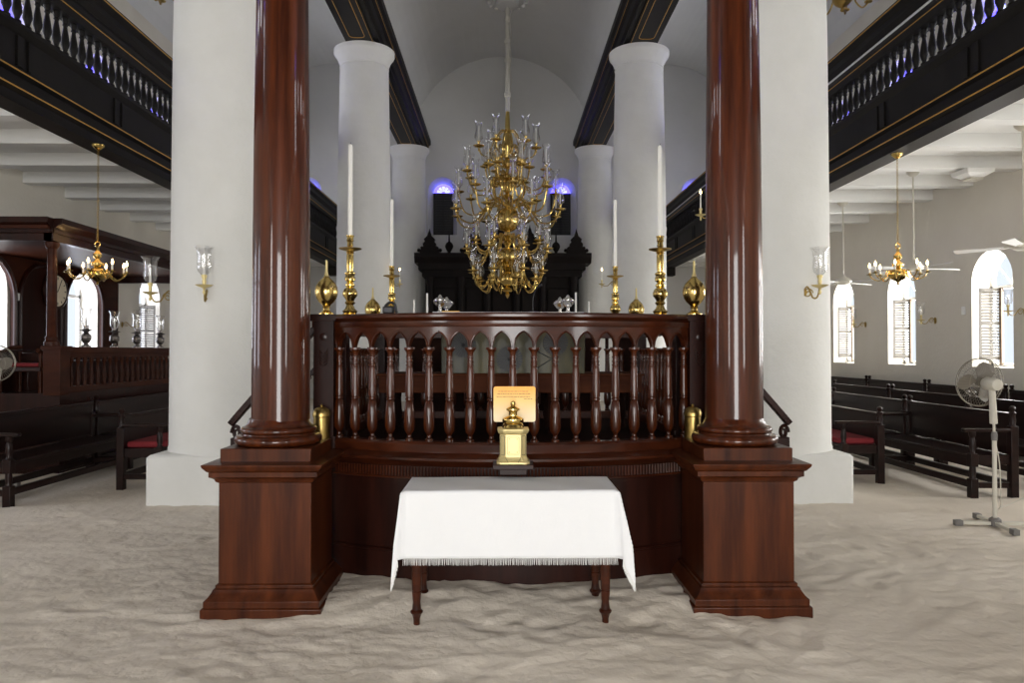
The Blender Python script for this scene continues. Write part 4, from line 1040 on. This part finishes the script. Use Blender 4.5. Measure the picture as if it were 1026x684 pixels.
# ------------------------------------------------------------------ wall sconces
def sconce(mount, cup, lab, lit=False, glass=True, sc_=1.0, normal=None):
    mount, cup = Vector(mount), Vector(cup); root = empty('wall_sconce', mount, lab, 'sconce', 'brass wall sconces')
    d = cup-mount; h = Vector((d.x, d.y, 0)); L = h.length; h.normalize(); n = Vector(normal).normalized() if normal else h
    q = n.to_track_quat('Z', 'Y').to_matrix().to_4x4()
    MB().lathe([(.035*sc_, -.01), (.04*sc_, .006), (.02*sc_, .018)], 18, q @ Matrix.Scale(1.6, 4, (0, 1, 0)) ).build('backplate', BRASSD, root)
    z = d.z
    pts = seg([Vector((0, 0, 0)), h*L*.25+Vector((0, 0, .05*sc_)), h*L*.45+Vector((0, 0, .0)), h*L*.6+Vector((0, 0, -.05*sc_)), h*L*.85+Vector((0, 0, -.055*sc_+max(0, z)*.2)), h*L+Vector((0, 0, z))], 5)
    m = MB(); m.tube(pts, .007*sc_, 7)
    c = h*L*.3; m.tube([c+h*(.045*sc_*math.cos(t)*(1-t/12))+Vector((0, 0, .045*sc_*math.sin(t)*(1-t/12)-.01)) for t in np.linspace(0, 9, 20)], .005*sc_, 6); m.build('arm', BRASSD, root)
    cu = (d.x, d.y, d.z)
    MB().lathe([(.006*sc_, -.07*sc_), (.014*sc_, -.05*sc_), (.008*sc_, -.03*sc_), (.016*sc_, -.012*sc_), (.06*sc_, .004*sc_), (.075*sc_, .014*sc_), (.03*sc_, .006*sc_), (.014*sc_, .02*sc_), (.018*sc_, .045*sc_), (.014*sc_, .06*sc_), (.024*sc_, .085*sc_), (.024*sc_, .10*sc_), (.014*sc_, .102*sc_)], 18, None, cu).build('drip_pan', BRASSL, root)
    if glass:
        MB().lathe([(.022*sc_, .098*sc_), (.052*sc_, .13*sc_), (.06*sc_, .17*sc_), (.054*sc_, .25*sc_), (.062*sc_, .31*sc_), (.082*sc_, .345*sc_)], 24, None, cu, capb=False, capt=False).build('glass_shade', GLASS, root)
    MB().lathe([(.010*sc_, .10*sc_), (.009*sc_, (.24 if glass else .30)*sc_)], 10, None, cu).build('candle', CANDLE, root)
    if lit: MB().lathe([(.005*sc_, .30*sc_), (.013*sc_, .315*sc_), (.013*sc_, .33*sc_), (.002*sc_, .365*sc_)], 10, None, cu).build('flame_bulb', FLAME, root)
    return root
sconce((-3.03, 7.735, P(205, 296, 7.7).z), P(204.5, 287, 7.56), 'sconce facing the camera on the nearest left white column, unlit glass shade', normal=(0, -1, 0), sc_=1.17)
sconce((-3.585, 8.25, P(163, 296, 8.1).z), P(150.5, 294, 8.1), 'sconce with slightly tilted glass shade on the outer side of the left white column', sc_=1.15)
sconce((3.13, 7.74, P(802, 293, 7.74).z), P(821.5, 287, 7.62), 'sconce reaching right on the nearest right white column, clear glass shade', normal=(0, -1, 0), sc_=1.17)
sconce((2.43, 8.28, P(712, 215, 8.3).z), P(702, 216, 8.26), 'sconce with a lit candle high beside the right mahogany column', lit=True, glass=False, sc_=.8)
sconce((-2.44, 16.3, P(388, 284, 16.3).z), P(400.5, 285, 16.25), 'lit sconce on the middle left white column, by the far candlestick', lit=True, glass=False, sc_=1.0)
sconce((2.50, 16.3, P(615, 284, 16.3).z), P(603, 285, 16.25), 'lit sconce on the middle right white column, by the far candlestick', lit=True, glass=False, sc_=1.0)
for px, py, lab in ((867, 325, 'sconce on the right wall between the two farther windows'), (938, 321, 'sconce on the right wall between the two nearer windows'), (1030, 312, 'sconce on the right wall at the right picture edge')):
    Y = XW*F/(px-500.0); z = P(px, py, Y).z; sconce((XW-.01, Y, z), (XW-.26, Y+.02, z+.0), lab)
sconce((-XW+.01, 15.85, P(122, 325, 15.85).z), (-XW+.30, 15.9, P(130, 327, 15.9).z), 'sconce on the left wall just beyond the canopied enclosure')

# small fittings
p = P(967, 311, XW*F/467.0); o = MB().box(-.02, .0, -.05, .05, -.07, .07).build('thermostat', BEAMW, bevel=.005); o.location = (XW, p.y, p.z); setp(o, 'small white box on the right wall left of the near window', 'switch')
p = P(22, 289, 9.0); o = MB().box(0, .02, -.05, .05, -.06, .06).build('light_switch', BEAMW, bevel=.005); o.location = (-7.72, 12.1, 2.45); o.location.y = 12.33; o.location.x = -7.91; setp(o, 'small white switch on the panelling between arch and clock', 'switch')
root = empty('ceiling_speaker', (7.25, 11.4, 4.34), 'white angular speaker under the beams of the right aisle ceiling', 'speaker')
MB().square([(.06, -.14), (.2, -.06), (.22, 0)]).build('housing', BEAMW, root); MB().box(-.1, .1, -.1, .1, -.148, -.12).build('grille', FANW, root)
# pedestal fans
def floor_fan(base, head, R, axis, lab, lab_full=True):
    base, head = Vector(base), Vector(head); ax = Vector(axis).normalized()
    root = empty('standing_fan', base, lab, 'fan', 'standing fans'); H = head-base
    q = ax.to_track_quat('Z', 'Y').to_matrix().to_4x4(); M = Matrix.Translation(H) @ q
    m = MB()
    for a in (-.12, -.12+PI/2): m.cbox((0, 0, .035), (.62, .045, .03), Matrix.Rotation(a, 4, 'Z'))
    m.build('cross_base', FANW, root, bevel=.005)
    for q4 in range(4): MB().cbox((.31, 0, .03), (.07, .055, .05), Matrix.Rotation(-.12+q4*PI/2, 4, 'Z')).build('foot_cap', FANG, root, bevel=.005)
    MB().lathe([(.05, .01), (.05, .07), (.03, .085)], 18).build('base_hub', FANG, root, bevel=.005)
    mt = M @ Vector((0, 0, -.15)); bot = Vector((mt.x, mt.y, mt.z-.05))
    m = MB(); m.tube([(0, 0, .06), (0, 0, H.z*.62)], .019, 12); m.build('lower_pole', FANW, root)
    m = MB(); m.lathe([(.024, H.z*.6), (.026, H.z*.64), (.02, H.z*.66)], 14); m.build('clamp_collar', FANG, root)
    m = MB(); m.tube([(0, 0, H.z*.6), (bot.x*.3, bot.y*.3, H.z*.80)], .011, 10); m.tube([(bot.x*.3, bot.y*.3, H.z*.72), (bot.x, bot.y, bot.z)], [.032, .026], 12); m.build('control_neck', FANW, root)
    MB().lathe([(.03, -.23), (.05, -.22), (.058, -.18), (.058, -.09), (.045, -.06), (.03, -.045)], 24, M).build('motor_housing', FANW, root)
    m = MB()
    for k in range(3):
        vs = []; fs = []
        for i in range(7):
            r_ = .03+(R*.88-.03)*i/6; w0 = .5*math.sin(PI*(.15+.8*i/6))+.12
            for j in range(6):
                a = 2*PI*k/3 + (j/5-.5)*w0*2.1; vs.append((r_*math.cos(a), r_*math.sin(a), .02-.03*(j/5-.5)*1.6))
        for i in range(6):
            for j in range(5): a = i*6+j; fs.append((a, a+1, a+7, a+6))
        vs2 = [(x, y, z+.003) for x, y, z in vs]; n_ = len(vs)
        m.add(vs+vs2, fs+[tuple(t+n_ for t in f[::-1]) for f in fs], M)
    m.lathe([(.035, -.01), (.035, .03), (.015, .045)], 18, M); m.build('blade', FANB, root)
    m = MB()
    for R_, z in ((R, 0), (R*.985, .025), (R*.6, .062), (R*.6, -.045), (R*.25, .072), (R*.25, -.055)):
        m.tube([M @ Vector((R_*math.cos(t), R_*math.sin(t), z)) for t in np.linspace(0, 2*PI, 40, endpoint=False)], .004 if R_ > R*.9 else .002, 5, closed=True)
    for k in range(48):
        a = 2*PI*k/48; c, s__ = math.cos(a), math.sin(a)
        for sg in (1, -1):
            m.tube([M @ Vector((r_*R*c, r_*R*s__, z*sg)) for r_, z in ((.12, .072), (.4, .07), (.75, .055), (.95, .03), (1.0, .005))], .0012, 3)
    m.build('cage', WIRE, root)
    return root
bf = P(997, 524, 6.62); hf = P(985, 384, 6.6)
floor_fan((bf.x, 6.62, 0), (P(983.5, 383, 6.70).x, 6.72, P(983, 383, 6.7).z), .218, (-.06, .99, .06), 'cream pedestal fan on a cross base standing in the sand on the right')
floor_fan((-5.9, 8.75, 0), (P(-14, 364, 8.7).x, 8.85, P(-9, 364, 8.7).z), .215, (.25, -.95, 0), 'pedestal fan mostly outside the left picture edge, its round cage showing')
bp_ = Vector((P(997, 470, 6.6).x, 6.64, .78)); m = MB(); m.tube(seg([(bp_.x+.03, 6.66, .80), (bp_.x+.12, 6.72, .55), (bp_.x+.25, 6.9, .15), (bp_.x+.5, 7.3, .02), (bp_.x+1.2, 7.9, .02)], 8), .005, 6); o = m.build('fan_cord', FANW); setp(o, 'thin white power cord hanging from the right pedestal fan', 'cord')

# ceiling fans
def ceiling_fan(x, y, zt, zm, lab, R=.72, rot=0.0, first=None):
    if first is not None:
        r = copy_tree(first); r.location = (x, y, zm); r['label'] = lab
        for c in r.children:
            if c.name.startswith('blade'): pass
        r.rotation_euler = (0, 0, rot); return r
    root = empty('ceiling_fan', (x, y, zm), lab, 'fan', 'white ceiling fans', rz=rot); H = zt-zm
    MB().lathe([(.03, H-.09), (.05, H-.08), (.10, H-.03), (.105, H)], 20).build('canopy', FANW, root)
    MB().tube([(0, 0, .1), (0, 0, H-.05)], .014, 10).build('rod', FANW, root)
    MB().lathe([(.03, -.06), (.09, -.055), (.15, -.02), (.16, .02), (.13, .06), (.06, .09), (.03, .13), (.02, .16)], 28).build('motor', FANW, root)
    for k in range(4):
        M = Matrix.Rotation(k*PI/2, 4, 'Z') @ T(0, 0, -.01, rx=.2)
        MB().prism([(.22, -.045), (R-.03, -.075), (R, -.05), (R, .05), (R-.03, .075), (.22, .045)], 'z', -.004, .004, M).build('blade', BEAMW, root)
        MB().box(.10, .26, -.02, .02, -.008, .0, M).build('blade_arm', FANW, root)
    return root
cf = ceiling_fan(6.85, 12.35, 4.56, 2.95, 'middle ceiling fan in the right aisle, behind the lit chandelier', R=.82, rot=.15)
ceiling_fan(6.85, 14.92, 4.56, 2.95, 'farthest ceiling fan in the right aisle, left of the lit chandelier', rot=.5, first=cf)
ceiling_fan(6.87, 9.75, 4.56, 2.95, 'nearest ceiling fan, cut off by the right picture edge', rot=.75, first=cf)
ceiling_fan(-6.2, 17.6, 4.56, 3.1, 'white ceiling fan deep in the left aisle, mostly behind the column', rot=.3, first=cf)
